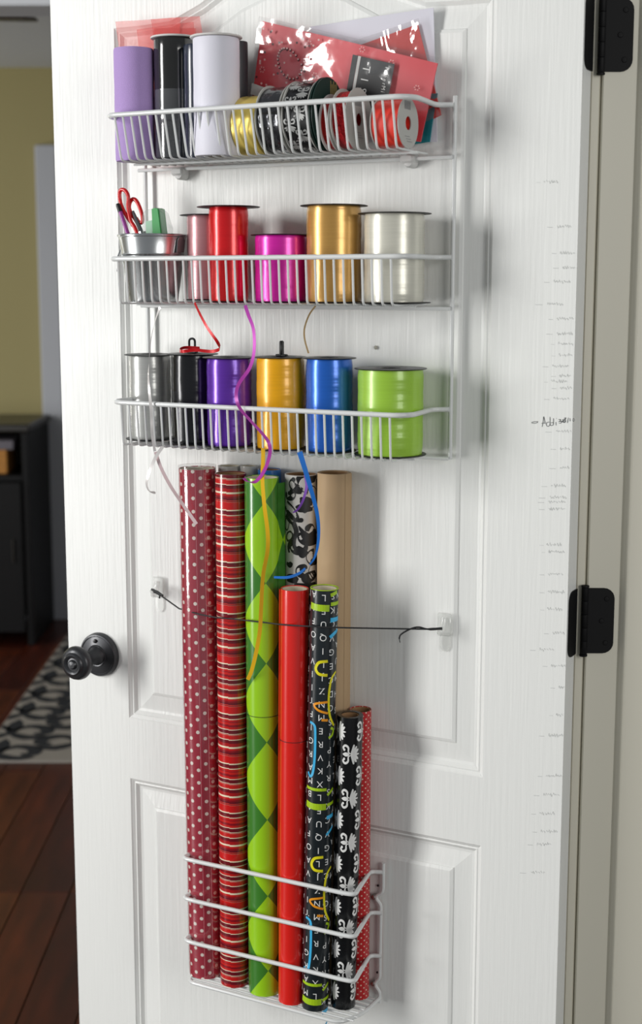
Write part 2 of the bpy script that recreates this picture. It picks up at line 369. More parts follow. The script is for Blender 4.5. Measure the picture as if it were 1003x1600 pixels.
# rug with a dark scroll pattern
def stroke_poly(q, pts, w0, w1, wm, P, n=5, closedtip=True):
    # tapered stroke through uv points, mapped with P(u, v)
    pts = [(Vector((a, b, 0))) for a, b in pts]; C = smooth(pts, n); N = len(C); vs = []
    for i, c in enumerate(C):
        t = (C[min(i+1, N-1)]-C[max(i-1, 0)]).normalized(); nn = Vector((-t.y, t.x, 0)); s = i/(N-1)
        w = (w0*(1-s)+w1*s)+(wm)*math.sin(PI*s)
        vs += [c+nn*w/2, c-nn*w/2]
    q.add([P(v.x, v.y) for v in vs], [[2*i, 2*i+1, 2*i+3, 2*i+2] for i in range(N-1)])
def blob(q, cu, cv, r, P, n=10, ry=None):
    q.add([P(cu+r*math.cos(2*PI*k/n), cv+(ry or r)*math.sin(2*PI*k/n)) for k in range(n)], [list(range(n))])
rug = root('area_rug', 'grey rug with dark scroll pattern on the dark wood floor', 'rug', H(-1.1, 4.37, 0), rz=YAW)
q = MB(); q.box(0, 2.0, 0, 1.75, .0005, .010, bev=.003); q.build('rug_pile', M('grey_rug_wool', 'A09A92', .95, bump=(500, (1, 1, 1), .5), vary=.12), rug, sm=False)
q = MB(); PR = lambda u, v: (min(max(u, .004), 1.996), min(max(v, .004), 1.746), .0108)
for i in range(9):
    for j in range(8):
        cu = .05+i*.24; cv = .09+j*.215+(.107 if i % 2 else 0)
        for s in (-1, 1):
            stroke_poly(q, [(cu, cv), (cu+s*.05, cv+.05), (cu+s*.11, cv+.03), (cu+s*.12, cv-.02), (cu+s*.08, cv-.03)], .01, .02, .035, PR, 3)
            stroke_poly(q, [(cu, cv-.02), (cu+s*.06, cv-.07), (cu+s*.13, cv-.05)], .015, .006, .04, PR, 3)
        stroke_poly(q, [(cu, cv-.02), (cu, cv+.13)], .03, .004, .04, PR, 3)
q.build('rug_pattern', M('dark_rug_wool', '25282E', .95, bump=(500, (1, 1, 1), .5)), rug, sm=False, kind='stuff')
# black cabinet with open niche
m_cab = M('black_cabinet_lacquer', '0C0C0E', .5, spec=.2, bump=(20, (1, 8, 1), .05)); m_cabk = M('brown_black_top', '24211C', .35, bump=(20, (8, 1, 1), .05))
cab = root('media_cabinet', 'black cabinet with open niche against the olive wall', 'cabinet', H(-2.5, 5.86, 0), rz=YAW)
def part(name, par, m, *b, bev=.003, label=None):
    q = MB()
    for t in b: q.box(*t, bev=bev)
    return q.build(name, m, par, sm=False, label=label)
part('cabinet_top', cab, m_cabk, (0, 1.30, 0, .46, .905, .938), bev=.006)
part('side_panel', cab, m_cab, (1.262, 1.292, .01, .455, 0, .904)); part('side_panel', cab, m_cab, (.008, .038, .01, .455, 0, .904))
part('back_panel', cab, m_cab, (.039, 1.261, .44, .455, .03, .904)); part('shelf', cab, m_cab, (.039, 1.261, .012, .439, .70, .725))
for k in range(3):
    dr = part('cabinet_door', cab, m_cab, (.044+k*.407, .444+k*.407, -.006, .011, .06, .698)); part('door_pull', dr, m_cabk, (.40+k*.407 if k != 1 else .48, .41+k*.407 if k != 1 else .49, -.018, -.0065, .36, .46))
bx = root('storage_box', 'small orange patterned box inside the black cabinet niche', 'box', H(-1.62, 5.90, .7255), rz=YAW)
part('box_body', bx, M('orange_pattern_cloth', 'B9803C', .8, bump=(60, (1, 1, 1), .2), vary=.35), (0, .31, .02, .2, 0, .10)); part('box_lid', bx, M('grey_lid', '6E6A72', .7, bump=(60, (1, 1, 1), .1)), (-.005, .34, .015, .205, .101, .14))
# ceiling fan
fan = root('ceiling_fan', 'brown ceiling fan with a light kit in the far room', 'fan', H(-1.27, 4.15, 2.16), rz=YAW)
m_fan = M('brown_fan_blade', '4A443D', .5, bump=(20, (1, 8, 1), .05)); m_fanm = M('grey_fan_metal', '6E6A66', .4, metal=.4, bump=(60, (1, 1, 1), .03))
q = MB(); q.lathe([(0, .265), (.06, .264), (.055, .22), (.012, .20), (.012, .14), (.10, .13), (.12, .10), (.12, .06), (.09, .03), (.05, .02), (.05, 0), (.11, -.01), (.11, -.05), (.0, -.07)], 28); q.build('motor_housing', m_fanm, fan)
for k in range(5):
    a = 2*PI*k/5+.12; ca, sa = math.cos(a), math.sin(a)
    q = MB(); q.prism([(.10, -.04), (.20, -.06), (.44, -.075), (.47, -.05), (.47, .06), (.44, .08), (.20, .06), (.10, .04)], .085, .092, lambda u, v, d: (u*ca-v*sa, u*sa+v*ca, d+v*.12)); q.build('fan_blade', m_fan, fan, sm=False)
# ------------------------------------------------------------------ wire shelf rack
rack = root('wire_shelf_rack', 'tall white wire rack with three shelf baskets on the upper door panel', 'rack', (.407, -.012, 1.285))
RL = Vector((.407, -.012, 1.285))
def lo(p): return Vector(p)-RL
for X in (.1690, .6485):
    q = MB(); q.tube([lo((X, -.0085, 1.284)), lo((X, -.0085, 1.752))], .0031, 10); q.build('side_post', m_wire, rack)
N = 32
for zr, zf, yb in ((1.7405, 1.681, -.107), (1.5485, 1.488, -.117), (1.3505, 1.2905, -.117)):
    XL, XR, D = .183, .634, .1215
    q = MB(); pts = fillet([(.1700, -.012, zr), (.1900, -.012, zr), (.178, -D+.018, zr), (.190, -D, zr), (.622, -D, zr), (.637, -D+.016, zr), (.628, -.022, zr), (.6475, -.012, zr)], .012, 5)
    q.tube([lo(p) for p in pts], .0034, 10)
    b = q.build('front_rail', m_wire, rack)
    q = MB(); q.tube([lo((.160, -.0125, zf-.0055)), lo((.6475, -.0125, zf-.0055))], .0026, 8); q.build('back_wire', m_wire, b)
    q = MB(); q.tube([lo((.190, -.066, zf-.0025)), lo((.622, -.066, zf-.0025))], .0016, 6); q.build('support_wire', m_wire, b)
    shared = None
    for k in range(N):
        X = .1976+.4144*k/(N-1)
        if shared is None:
            q = MB(); q.tube([p-Vector((0, 0, 0)) for p in fillet([Vector((0, -D+.0005, zr)), Vector((0, yb, zf)), Vector((0, -.0125, zf))], .007, 3)], .0015, 6)
            o = q.build('wire', m_wire, b); shared = o.data
        else: o = bpy.data.objects.new('wire', shared); COL.objects.link(o); o.parent = b
        o.location = (X-RL.x, -RL.y, -RL.z)
for px, py in ((280, 268), (639, 248)):
    c = at(px, py, -.014); q = MB(); q.box(c.x-.011, c.x+.009, -.021, 0, c.z-.006, c.z+.006, bev=.003, T=lambda x, y, z: tuple(lo((x, y, z))))
    q.lathe([(0, .0185), (.006, .0175), (.0075, .014), (.0075, 0)], 16, lambda X, Y, Z: tuple(lo((c.x+X, -Z, c.z-.004+Y)))); q.build('mounting_clip', m_clip, rack)
# ------------------------------------------------------------------ lower wire basket for the rolls
bas = root('wire_roll_basket', 'white wire basket screwed to the lower door panel holding wrapping paper rolls', 'basket', (.41, -.012, .49)); BL = Vector((.41, -.012, .49))
lb = lambda p: Vector(p)-BL
for side in (0, 1):
    mx = (lambda x: x) if side else (lambda x: .8225-x)
    q = MB(); P = [(.5535, -.0045, .697), (.5535, -.0045, .658), (.5515, -.0045, .651), (.5430, -.0045, .645), (.5430, -.0045, .640), (.5500, -.0045, .633), (.5490, -.0045, .520), (.5425, -.0045, .512), (.5425, -.0045, .506), (.5490, -.0045, .499), (.5490, -.0045, .482)]
    q.tube([lb((mx(x), y, z)) for x, y, z in fillet(P, .004, 3)], .0026, 8); wf = q.build('wall_frame', m_wire, bas)
    for zz in (.6425, .509):
        q = MB(); q.lathe([(0, .0075), (.003, .0070), (.0047, .0045), (.0050, .0025), (.0020, .0020), (.0020, 0)], 14, lambda X, Y, Z: tuple(lb((mx(.5385)+X, -Z, zz+Y)))); q.build('screw', m_screw, wf)
        q = MB(); q.lathe([(0, .0012), (.0016, .0010), (.0018, 0)], 10, lambda X, Y, Z: tuple(lb((mx(.5430)+X, -Z, zz+.0165+Y)))); q.build('pilot_hole', m_blackpr, wf)
for z in (.6835, .6215, .5555):
    q = MB(); q.tube([lb(p) for p in fillet([(.270, -.007, z), (.285, -.010, z), (.272, -.080, z), (.272, -.095, z), (.288, -.097, z), (.535, -.095, z), (.5515, -.093, z), (.536, -.012, z), (.5525, -.006, z)], .008, 4)], .0032, 10); q.build('front_rail', m_wire, bas)
q = MB(); q.tube([lb(p) for p in fillet([(.273, -.006, .489), (.277, -.008, .489), (.274, -.092, .489), (.530, -.094, .489), (.547, -.055, .489), (.549, -.006, .489)], .014, 4)], .0030, 8); bf = q.build('bottom_frame', m_wire, bas)
for k in range(7):
    y = -.014-.0115*k; q = MB(); q.tube([lb((.275, y, .4905)), lb((.546, y, .4905))], .0015, 6); q.build('wire', m_wire, bf)
# ------------------------------------------------------------------ curling ribbon spools
def spool(name, label, body, x, y, zb, ztop, rb, rf, rfb=None, hook=None, cat='ribbon spool', group=None, flm=None, cut=None):
    o = root(name, label, cat, (x, y, zb), group=group); h = ztop-zb; fl = flm or m_blackpl
    rfb = rfb or rf
    q = MB(); q.lathe([(.013, .0016), (rfb-.0006, .0016), (rfb, .0010), (rfb-.0006, 0), (.013, 0)], 48, closed=True); q.build('bottom_flange', fl, o)
    q = MB(); pr = [(.013, h-.0006), (.019, h-.0003), (.021, h+.0003), (.0225, h-.0003), (rf-.002, h-.0003), (rf-.0005, h-.0006), (rf, h-.0012), (rf-.001, h-.0018), (.013, h-.0018)]
    q.lathe(pr, 48, closed=True); q.build('top_flange', fl, o)
    q = MB(); n = 26; pr = []
    for k in range(n+1):
        z = .0018+(h-.0038)*k/n; e = min(1, (min(k, n-k)+.6)/2.2); pr.append((rb-.0012*(1-e)+.00018*math.sin(k*2.1+x*90)+.0002*math.sin(k*.7+x*50), z))
    q.lathe(pr, 56, uvr=rb); q.build('wound_ribbon', body, o)
    q = MB(); q.lathe([(.0130, h-.001), (.0130, .001), (.0118, .001), (.0118, h-.001)], 24, closed=True); q.build('core_tube', fl, o)
    if hook:
        q = MB(); w, hh, hx, hy = hook
        if w > .004:
            q.tube(fillet([(hx-w/2, hy, h), (hx-w/2, hy, h+hh), (hx+w/2, hy, h+hh), (hx+w/2, hy, h)], w*.5, 5), .0016, 8)
        else:
            q.box(hx-.002, hx+.002, hy-.0045, hy+.0045, h, h+hh, bev=.0015)
        q.box(hx-.008, hx+.008, hy-.004, hy+.004, h, h+.003, bev=.001); q.build('hanging_tab', fl, o)
    return o
Z3, Z2, Z1 = 1.2922, 1.4897, 1.6827
m = {k: curling('curling_ribbon_'+k, c, *a) for k, c, a in (('silver', 'C0C1BE', (.24, .35)), ('black', '202124', (.2, .3)), ('purple', '6A34B4', (.22, .3)), ('yellow', 'FAB404', (.27, .12)), ('blue', '2168D0', (.24, .3)), ('lime', 'A2D040', (.3, .06)),
      ('pink', 'D0999E', (.26, .35)), ('red', 'E0161E', (.22, .25)), ('magenta', 'E222B0', (.24, .25)), ('gold', 'CFA055', (.25, .45)), ('cream', 'DCDACC', (.27, .25)))}
spool('ribbon_spool', 'silver curling ribbon spool at the left end of the lowest shelf', m['silver'], .1965, -.047, Z3, 1.4150, .0300, .0365)
spool('ribbon_spool', 'black curling ribbon spool between the silver and purple spools', m['black'], .2795, -.062, Z3, 1.4185, .0300, .0365, hook=(.0095, .020, -.003, .004))
spool('ribbon_spool', 'purple curling ribbon spool between black and yellow spools', m['purple'], .3492, -.078, Z3+.0019, 1.4160, .0310, .0368)
spool('ribbon_spool', 'golden yellow curling ribbon spool on the lowest shelf', m['yellow'], .4212, -.063, Z3, 1.4175, .0325, .0365, hook=(.003, .021, .002, 0))
spool('ribbon_spool', 'blue curling ribbon spool beside the lime green spool', m['blue'], .4945, -.060, Z3, 1.4180, .0312, .0365)
spool('ribbon_spool', 'wide lime green curling ribbon spool, right end of lowest shelf', m['lime'], .5840, -.0585, Z3, 1.4065, .0430, .0478)
spool('ribbon_spool', 'dusty pink curling ribbon spool tucked behind the red spool', m['pink'], .2905, -.040, Z2+.0019, 1.6095, .0265, .0365, .0330)
spool('ribbon_spool', 'tall bright red curling ribbon spool on the middle shelf', m['red'], .3468, -.072, Z2, 1.6180, .0268, .0430, .0300)
spool('ribbon_spool', 'short magenta curling ribbon spool on the middle shelf', m['magenta'], .4225, -.061, Z2, 1.5800, .0355, .0415, .0380)
spool('ribbon_spool', 'tall metallic gold curling ribbon spool on the middle shelf', m['gold'], .5010, -.060, Z2, 1.6165, .0360, .0448, .0385)
spool('ribbon_spool', 'pearly cream curling ribbon spool, right end of middle shelf', m['cream'], .5885, -.060, Z2, 1.6045, .0390, .0478, .0478)
# ------------------------------------------------------------------ tulle and cellophane rolls on the top shelf
def bigroll(name, label, cat, x, y, ztop, r, mat, flange=None, film=None, core=None):
    o = root(name, label, cat, (x, y, Z1)); h = ztop-Z1
    q = MB(); pr = [(r*.45, 0), (r*.97, 0), (r, .002)]+[(r+.0002*math.sin(k*1.7), .002+(h-.004)*k/10) for k in range(1, 10)]+[(r, h-.002), (r*.97, h), (r*.45, h)]
    q.lathe(pr, 48, closed=True, uvr=r); q.build('wound_roll', mat, o)
    q = MB(); q.lathe([(r*.449, .001), (r*.449, h+.001), (r*.40, h+.001), (r*.40, .001)], 28, closed=True); q.build('core_tube', core or m_cream, o)
    if flange:
        q = MB(); q.lathe([(r*.45, h+.0005), (r+.0035, h+.0005), (r+.004, h+.0015), (r+.0035, h+.0027), (r*.45, h+.0027)], 48, closed=True); q.build('end_flange', flange, o)
    if film:
        q = MB(); q.lathe([(r+.0006, h*.02), (r+.0008, h*.3), (r+.0006, h*.58)], 48); q.build('sleeve', film, o)
    return o
m_tul = M('lilac_tulle', 'B598D2', .8, bump=(900, (1, 1, 1), .5), vary=.08); m_cel = M('black_cellophane', '1E1E1C', .14, coat=1, bump=(5, (3, 3, .6), .35, .004)); m_navy = M('navy_cellophane', '20283C', .25, coat=.6, bump=(5, (3, 3, .6), .25, .003))
m_wh = M('white_satin_tulle', 'E4E3EE', .55, bump=(700, (1, 1, 1), .2)); m_flw = M('white_flange_board', 'DCDAD6', .6, bump=(100, (1, 1, 1), .05)); m_dkroll = M('dark_grey_ribbon', '2B2B30', .5, bump=(100, (1, 1, 1), .05))
bigroll('tulle_roll', 'lilac purple tulle roll at the left end of the top shelf', 'tulle roll', .1955, -.070, 1.8335, .0275, m_tul)
bigroll('cellophane_roll', 'shiny black cellophane roll with pale rim next to lilac roll', 'cellophane roll', .2480, -.048, 1.8455, .0285, m_cel, m_flw, clear('clear_sleeve', .08, (220, 225, 230), .1, (30, (1, 1, 1), .3)))
bigroll('cellophane_roll', 'dark navy roll squeezed between black and white rolls', 'cellophane roll', .2965, -.061, 1.8320, .0213, m_navy)
bigroll('tulle_roll', 'white tulle roll with white rim on the top shelf', 'tulle roll', .3395, -.087, 1.8340, .0308, m_wh, m_flw)
bigroll('dark_roll', 'narrow dark grey roll mostly hidden behind the white roll', 'roll', .3375, -.030, 1.838, .0145, m_dkroll)
# red netting: gauzy folded sheet bundle standing behind the rolls
m_net = NT('red_netting'); m_net.setc(lin('F0605C')).p(Roughness=.6, Alpha=.27); m_net.bump(m_net.noise(500, (1, 1, 1)), .3); m_net = m_net.m
net = root('netting_bundle', 'sheer coral red netting folded behind the lilac and black rolls', 'netting', (.25, -.02, Z1)); nl = Vector((.25, -.02, Z1))
def sheet(name, corners, m, par, org, nx=8, ny=6, amp=.0015, seed=0, thick=.0004, kind=None, crumple=0.):
    # bilinear sheet between four corners (TL, TR, BR, BL) with gentle ripples
    TL, TR, BR, BLc = [Vector(c) for c in corners]; nrm = (TR-TL).cross(BLc-TL).normalized(); R = random.Random(seed); ph = [R.uniform(0, 6) for _ in range(4)]; vs = []
    for sgn in (0, 1):
        for j in range(ny+1):
            for i in range(nx+1):
                u, v = i/nx, j/ny; p = (TL*(1-u)+TR*u)*(1-v)+(BLc*(1-u)+BR*u)*v
                w = amp*(math.sin(u*7+ph[0]+v*3)+.7*math.sin(v*9+ph[1]-u*4)+.4*math.sin(u*17+ph[2]))
                if crumple:
                    a = mnoise.noise(Vector((u*4.5+seed, v*2.2, 0))); b = mnoise.noise(Vector((u*3+v*4, seed+v*1.5, 3)))
                    w += crumple*(.5*abs(a)+.35*abs(b)+.12*abs(mnoise.noise(Vector((u*16, v*9+seed, 7)))))
                vs.append(p+nrm*(w*(-1 if crumple and nrm.y > 0 else 1)+sgn*thick)-org)
    W = nx+1; o = (nx+1)*(ny+1); fs = []
    for j in range(ny):
        for i in range(nx):
            a = [j*W+i, j*W+i+1, (j+1)*W+i+1, (j+1)*W+i]; fs += [a, [k+o for k in a[::-1]]]
    ed = [(i, i+1) for i in range(nx)]+[(nx+j*W, nx+(j+1)*W) for j in range(ny)]+[(ny*W+i+1, ny*W+i) for i in range(nx)]+[((j+1)*W, j*W) for j in range(ny)]
    fs += [[a, b, b+o, a+o] for a, b in ed]
    q = MB(); q.add(vs, fs); return q.build(name, m, par)
for k, (c, Y) in enumerate((([(181, 34), (282, 27), (262, 150), (206, 150)], -.024), ([(236, 30), (311, 25), (345, 72), (262, 150)], -.020), ([(214, 46), (302, 34), (322, 110), (230, 150)], -.016), ([(240, 44), (306, 44), (300, 130), (232, 130)], -.011))):
    P = [at(x, y, Y) for x, y in c]; P[2].z = P[3].z = Z1+.002
    sheet('netting_fold', P, m_net, net, nl, seed=k, amp=.0009, thick=.0003)
# ------------------------------------------------------------------ ribbon reels lying on edge (axes along X)
def reel(label, px0, px1, ytop, mat, flm, y=-.064, hub=.008, lip=.003, gbars=False, rough_out=None, right=True, left=True, group=None, labelbars=False, inner=None, dz=0, tilt=0.):
    a = at(px0, 195, y).x; b = at(px1, 195, y).x; rf = min(.0505, (at((px0+px1)/2, ytop, y).z-Z1)/2); r = rf-lip
    o = root('ribbon_reel', label, 'ribbon reel', (a, y, Z1+rf+dz)); o.rotation_euler = (0, PI/2+tilt, 0)
    W = b-a; q = MB(); t = .0012
    n = 8; pr = [(hub+.001, t)]+[(r+(.0004*math.sin(k*2.3+a*100) if 0 < k < n else 0), t+(W-2*t)*k/n) for k in range(n+1)]+[(hub+.001, W-t)]
    q.lathe(pr, 56, closed=True, uvr=r)
    rb = q.build('wound_ribbon', mat, o)
    for on, z in ((left, 0), (right, W-t)):
        if on:
            q = MB(); q.lathe([(hub, z), (rf, z), (rf, z+t), (hub, z+t)], 56, closed=True); f = q.build('card_flange', flm, o)
            if labelbars and z:
                q = MB(); T2 = lambda u, v, d: (v, u, W+.0001+d)    # local x = down, y = across
                for k in range(10): q.box(-.027+.0, -.0165, -.012+.0019*k, -.0112+.0019*k, W, W+.0002)
                for k in range(3): q.box(.016+.003*k, .0166+.003*k, -.010+.003*k, .004+.004*k, W, W+.0002)
                q.build('printed_label', m_print, f, sm=False, kind='stuff')
            if gbars and z:
                q = MB()
                for k in range(5): q.box(-.044+.004*(k % 2), -.012, .004+.004*k, .0052+.004*k, W, W+.0002)
                q.build('printed_label', m_goldpr, f, sm=False, kind='stuff')
    return o
m_print = M('grey_print', '77787A', .6, bump=(100, (1, 1, 1), .02))
m_goldpr = M('gold_print', 'B59A55', .4, bump=(100, (1, 1, 1), .02)); m_card = M('grey_reel_card', 'B4B4AF', .7, bump=(100, (1, 1, 1), .04)); m_cardw = M('pale_reel_card', 'D5D3D0', .65, bump=(100, (1, 1, 1), .04)); m_green = M('dark_green_reel_card', '14312B', .45, bump=(100, (1, 1, 1), .04))
m_goldr = M('gold_satin_ribbon', 'E8CF6C', .3, metal=.45, bump=(30, (1, 1, 6), .2), vary=.1); m_foil = M('black_silver_foil_ribbon', '5A5B5E', .16, metal=.8, bump=(45, (1, 1, 1), .7, .004))
def glitter(name, c):
    n = NT(name); v = n.node('ShaderNodeTexVoronoi'); v.inputs['Scale'].default_value = 900; t = n.node('ShaderNodeTexCoord'); n.L.new(t.outputs['Object'], v.inputs[0])
    c = lin(c); n.setc(n.mix(v.outputs['Distance'], c, (min(1, c[0]*1.3), c[1]*1.3+.02, c[2]*1.3+.02, 1))).p(Roughness=.28, Metallic=.65); n.bump(v.outputs['Distance'], 1., .002); return n.m
m_glr = glitter('red_glitter_tinsel', 'CF2A26'); m_glc = glitter('crimson_glitter_tinsel', 'B80F1A')
m_sheer = M('red_sheer_ribbon', 'E33A2C', .45, coat=.2, bump=(60, (1, 1, 4), .2), vary=.1)
m_dmr = M('black_damask_ribbon', '17181A', .35, bump=(80, (1, 1, 1), .1), coat=.3)
reel('pale gold satin ribbon reel, first reel right of the white tulle roll', 383, 420, 150, m_goldr, m_goldr, left=False, right=False, lip=.0003)
reel('clear and black foil ribbon reel beside the pale gold reel', 424, 461, 133, m_foil, m_card)
dr = reel('black ribbon reel with silver damask scrolls', 466, 506, 126, m_dmr, m_card)
reel('thin reel with dark green card face behind the red glitter reels', 509, 514, 121, m_green, m_green, gbars=True)
reel('narrow light red glitter tinsel reel', 518, 533, 147, m_glr, m_cardw, lip=.005)
reel('narrow crimson glitter tinsel reel with grey card face', 537, 561, 138, m_glc, m_card, labelbars=True, lip=.004, y=-.068)
reel('wide red sheer ribbon reel with round grey card face, rightmost reel', 594, 638, 154, m_sheer, m_card, y=-.074, hub=.0085, labelbars=True, lip=.0015)
# ------------------------------------------------------------------ printed scroll motifs
def wrap(r, org_ang): return lambda u, v: (r*math.cos(org_ang+u/r), r*math.sin(org_ang+u/r), v)
def motif(q, u, v, s, P, vs=1.):
    # palmette with five lobes pointing +u and two curled scrolls at its base
    Q = lambda a, b: P(u+a*s, v+b*s*vs)
    for a, L, w in ((0, 1.0, .16), (.36, .90, .17), (-.36, .90, .17), (.74, .86, .18), (-.74, .86, .18), (1.15, .82, .17), (-1.15, .82, .17)):
        ca, sa = math.cos(a), math.sin(a)
        stroke_poly(q, [(.02, 0), (.02+L*.5*ca, L*.5*sa*.7), (.02+L*ca, L*sa+.12*(1 if a > 0 else -1 if a < 0 else 0))], .07, .16 if abs(a) > .1 else .04, w, Q, 4); L2 = L; (blob(q, u+(.02+L*.97*ca)*s, v+(L*.97*sa+.10*(1 if a > 0 else -1))*s*vs, .085*s, P, 8) if abs(a) > .1 else None)
    for s2 in (-1, 1):
        stroke_poly(q, [(.0, s2*.06), (-.25, s2*.22), (-.28, s2*.62), (-.6, s2*.8), (-.85, s2*.6), (-.72, s2*.4)], .05, .12, .13, Q, 4)
        blob(q, -.72, -.0+s2*.42, .13, Q, 8)
    stroke_poly(q, [(-.15, 0), (-.5, 0), (-.9, 0)], .06, .02, .34, Q, 3)
q = MB(); Pd = wrap(.0462, -PI/2)
m_silv = M('silver_print', 'A5A6A4', .35, metal=.3, bump=(100, (1, 1, 1), .02))
W = at(506, 195, -.064).x-at(466, 195, -.064).x
for k in range(20): motif(q, -.145+k*.0145, W*(.3 if k % 2 else .7), .0095, Pd)
q.build('printed_scrolls', m_silv, dr, sm=False, kind='stuff')
# ------------------------------------------------------------------ tissue packs standing at the back of the top shelf
def slab(name, corners, Y, th, m, par, org, seed=0, amp=.0012, kind=None, nx=10, ny=7):
    P = [at(x, y, yy) for (x, y), yy in zip(corners, Y if isinstance(Y, (list, tuple)) else [Y]*4)]
    return sheet(name, P, m, par, org, nx, ny, amp, seed, -th)
def tpack(label, corners, Y, th, m, amp=.0012, seed=0, film=None, cat='tissue paper'):
    P = [at(x, y, yy) for (x, y), yy in zip(corners, Y)]; c = (P[2]+P[3])/2
    o = root('tissue_pack', label, cat, c)
    sheet('folded_tissue', P, m, o, c, 12, 8, amp, seed, -th)
    if film: sheet('clear_bag', [P[0]+Vector((-.003, -th-.004, .006)), P[1]+Vector((.004, -th-.004, .006)), P[2]+Vector((.004, -th-.004, 0)), P[3]+Vector((-.003, -th-.004, 0))], film, o, c, 70, 40, .0006, seed+5, .0002, crumple=.0060)
    return o, P, c
m_tw = M('white_tissue_paper', 'D9D8E2', .7, bump=(14, (1, 1, 1), .25, .004)); m_tro = M('coral_red_tissue', 'D6352C', .6, bump=(30, (1, 1, 1), .4, .004), coat=.3); m_teal = M('teal_tissue', '12808A', .5, bump=(20, (1, 1, 1), .5, .006), coat=.4)
m_film = clear('crinkled_clear_bag', .0, (255, 235, 235), .10, (24, (1, 1, 1.6), .28), 1.0)
tpack('white tissue paper sheet pack, rearmost on the top shelf', [(485, 42), (677, 12), (684, 222), (500, 222)], [-.0035]*4, .0015, m_tw, .0006, 1)
tpack('coral red tissue pack sticking up behind the printed pack', [(560, 72), (653, 38), (690, 180), (600, 222)], [-.0065]*4, .0015, m_tro, .0005, 2, clear('clear_bag_film', .03, (255, 240, 240), .1, (22, (1, 1, 1), 1.), 1.5))
tpack('teal tissue pack at the right end of the top shelf', [(640, 148), (684, 146), (672, 222), (630, 228)], [-.0065]*4, .002, m_teal, .0008, 3)
n = NT('red_bandana_tissue'); f = n.noise(9, (1, 1, 1)); n.setc(n.mix(f, lin('CE2630'), lin('EC5F68'))).p(Roughness=.45); n.bump(f, .3, .006); m_band = n.m
# the printed pack, rotated a little clockwise, its right end nearer the viewer
tp, P, c = tpack('red patterned tissue pack in a crinkled clear bag with black label', [(411, 33), (684, 99), (658, 222), (391, 180)], [-.012, -.027, -.025, -.012], .0015, m_band, .0006, 4, m_film)
nrm = (P[1]-P[0]).cross(P[3]-P[0]).normalized()
if nrm.y > 0: nrm = -nrm
def onpack(u, v, lift=.0062):
    p = (P[0]*(1-u)+P[1]*u)*(1-v)+(P[3]*(1-u)+P[2]*u)*v; return tuple(p+nrm*lift-c)
q = MB(); Rb = random.Random(5)
q2 = MB()
def dotflower(u, v, s, qa, qb):
    for k in range(6):
        a = k*PI/3; blob(qa, u+s*.010*math.cos(a), v+s*.022*math.sin(a), .0028*s, onpack, 6, .006*s)
    blob(qb, u, v, .003*s, onpack, 6, .0065*s)
for k in range(22):   # ring of blossoms round a paisley drop, then scattered blossoms
    a = k/22*2*PI; rr = 1-.35*max(0, math.sin(a*.5-.4)); u = .19+.085*rr*math.cos(a)+.02*math.sin(a); v = .36+.20*rr*math.sin(a)
    blob(q2, u+.003, v+.006, .0075, onpack, 8, .016); blob(q, u, v, .0050, lambda a, b: onpack(a, b, .0065), 8, .0105)
for k in range(60):
    u = Rb.uniform(.02, .36); v = Rb.uniform(.04, .85); (blob(q, u, v, .0066, onpack, 6, .0130) if k % 2 else blob(q2, u, v, .0070, onpack, 6, .0145))
for u, v in ((.40, .22), (.43, .62), (.60, .05), (.77, .12), (.93, .35), (.06, .2), (.05, .5), (.13, .72), (.08, .9), (.3, .12), (.27, .85), (.36, .45)): dotflower(u, v, 1.3, q, q2)
q.build('printed_blossoms', M('pale_tissue_print', 'E3B4B0', .5, bump=(100, (1, 1, 1), .02)), tp, sm=False, kind='stuff'); q2.build('printed_outlines', M('dark_tissue_print', '5A1A22', .5, bump=(100, (1, 1, 1), .02)), tp, sm=False, kind='stuff')
q = MB(); G = lambda u0, u1, v0, v1, l=.0066: q.add([onpack(u0, v0, l), onpack(u1, v0, l), onpack(u1, v1, l), onpack(u0, v1, l)], [[0, 1, 2, 3]])
G(.602, .79, .13, .99); G(.555, .585, .13, .99); q.build('black_label', m_blackpr, tp, sm=False)
q = MB(); q.add([onpack(.586, .13, .0066), onpack(.601, .13, .0066), onpack(.601, .99, .0066), onpack(.586, .99, .0066)], [[0, 1, 2, 3]])
q.build('white_band', m_cardw, tp, sm=False); q = MB(); q.add([onpack(0, .66, .0064), onpack(.2, .72, .0064), onpack(.2, .82, .0064), onpack(0, .78, .0064)], [[0, 1, 2, 3]]); q.build('white_band', m_cardw, tp, sm=False)
# ------------------------------------------------------------------ glyph outlines from the built-in font
_gc = {}
def glyph(ch):
    if ch not in _gc:
        cu = bpy.data.curves.new('glyph', 'FONT'); cu.body = ch; cu.size = 1; cu.resolution_u = 3; cu.align_x = 'CENTER'
        o = bpy.data.objects.new('glyph', cu); COL.objects.link(o); bpy.context.view_layer.update()
        me = bpy.data.meshes.new_from_object(o.evaluated_get(bpy.context.evaluated_depsgraph_get()))
        _gc[ch] = ([(v.co.x, v.co.y) for v in me.vertices], [list(p.vertices) for p in me.polygons])
        bpy.data.objects.remove(o); bpy.data.curves.remove(cu); bpy.data.meshes.remove(me)
    return _gc[ch]
def letter(q, ch, u, v, s, P, rot=0., sx=1.):
    vs, fs = glyph(ch); cr, sr = math.cos(rot), math.sin(rot)
    q.add([P(u+((x*sx)*cr-(y-.35)*sr)*s, v+((x*sx)*sr+(y-.35)*cr)*s) for x, y in vs], fs)
LX = (P[1]-P[0]).length; LY = (P[3]-P[0]).length
PP = lambda x, y: onpack(x/LX, -y/LY, .0070)
q = MB()
for k, ch in enumerate('TISS'): letter(q, ch, .645*LX, -LY*(.26+.125*k), .0165, PP, -PI/2)
for k, ch in enumerate('PaperMillin'): letter(q, ch, .755*LX, -LY*(.20)-.0058*k, .0085, PP, -PI/2)
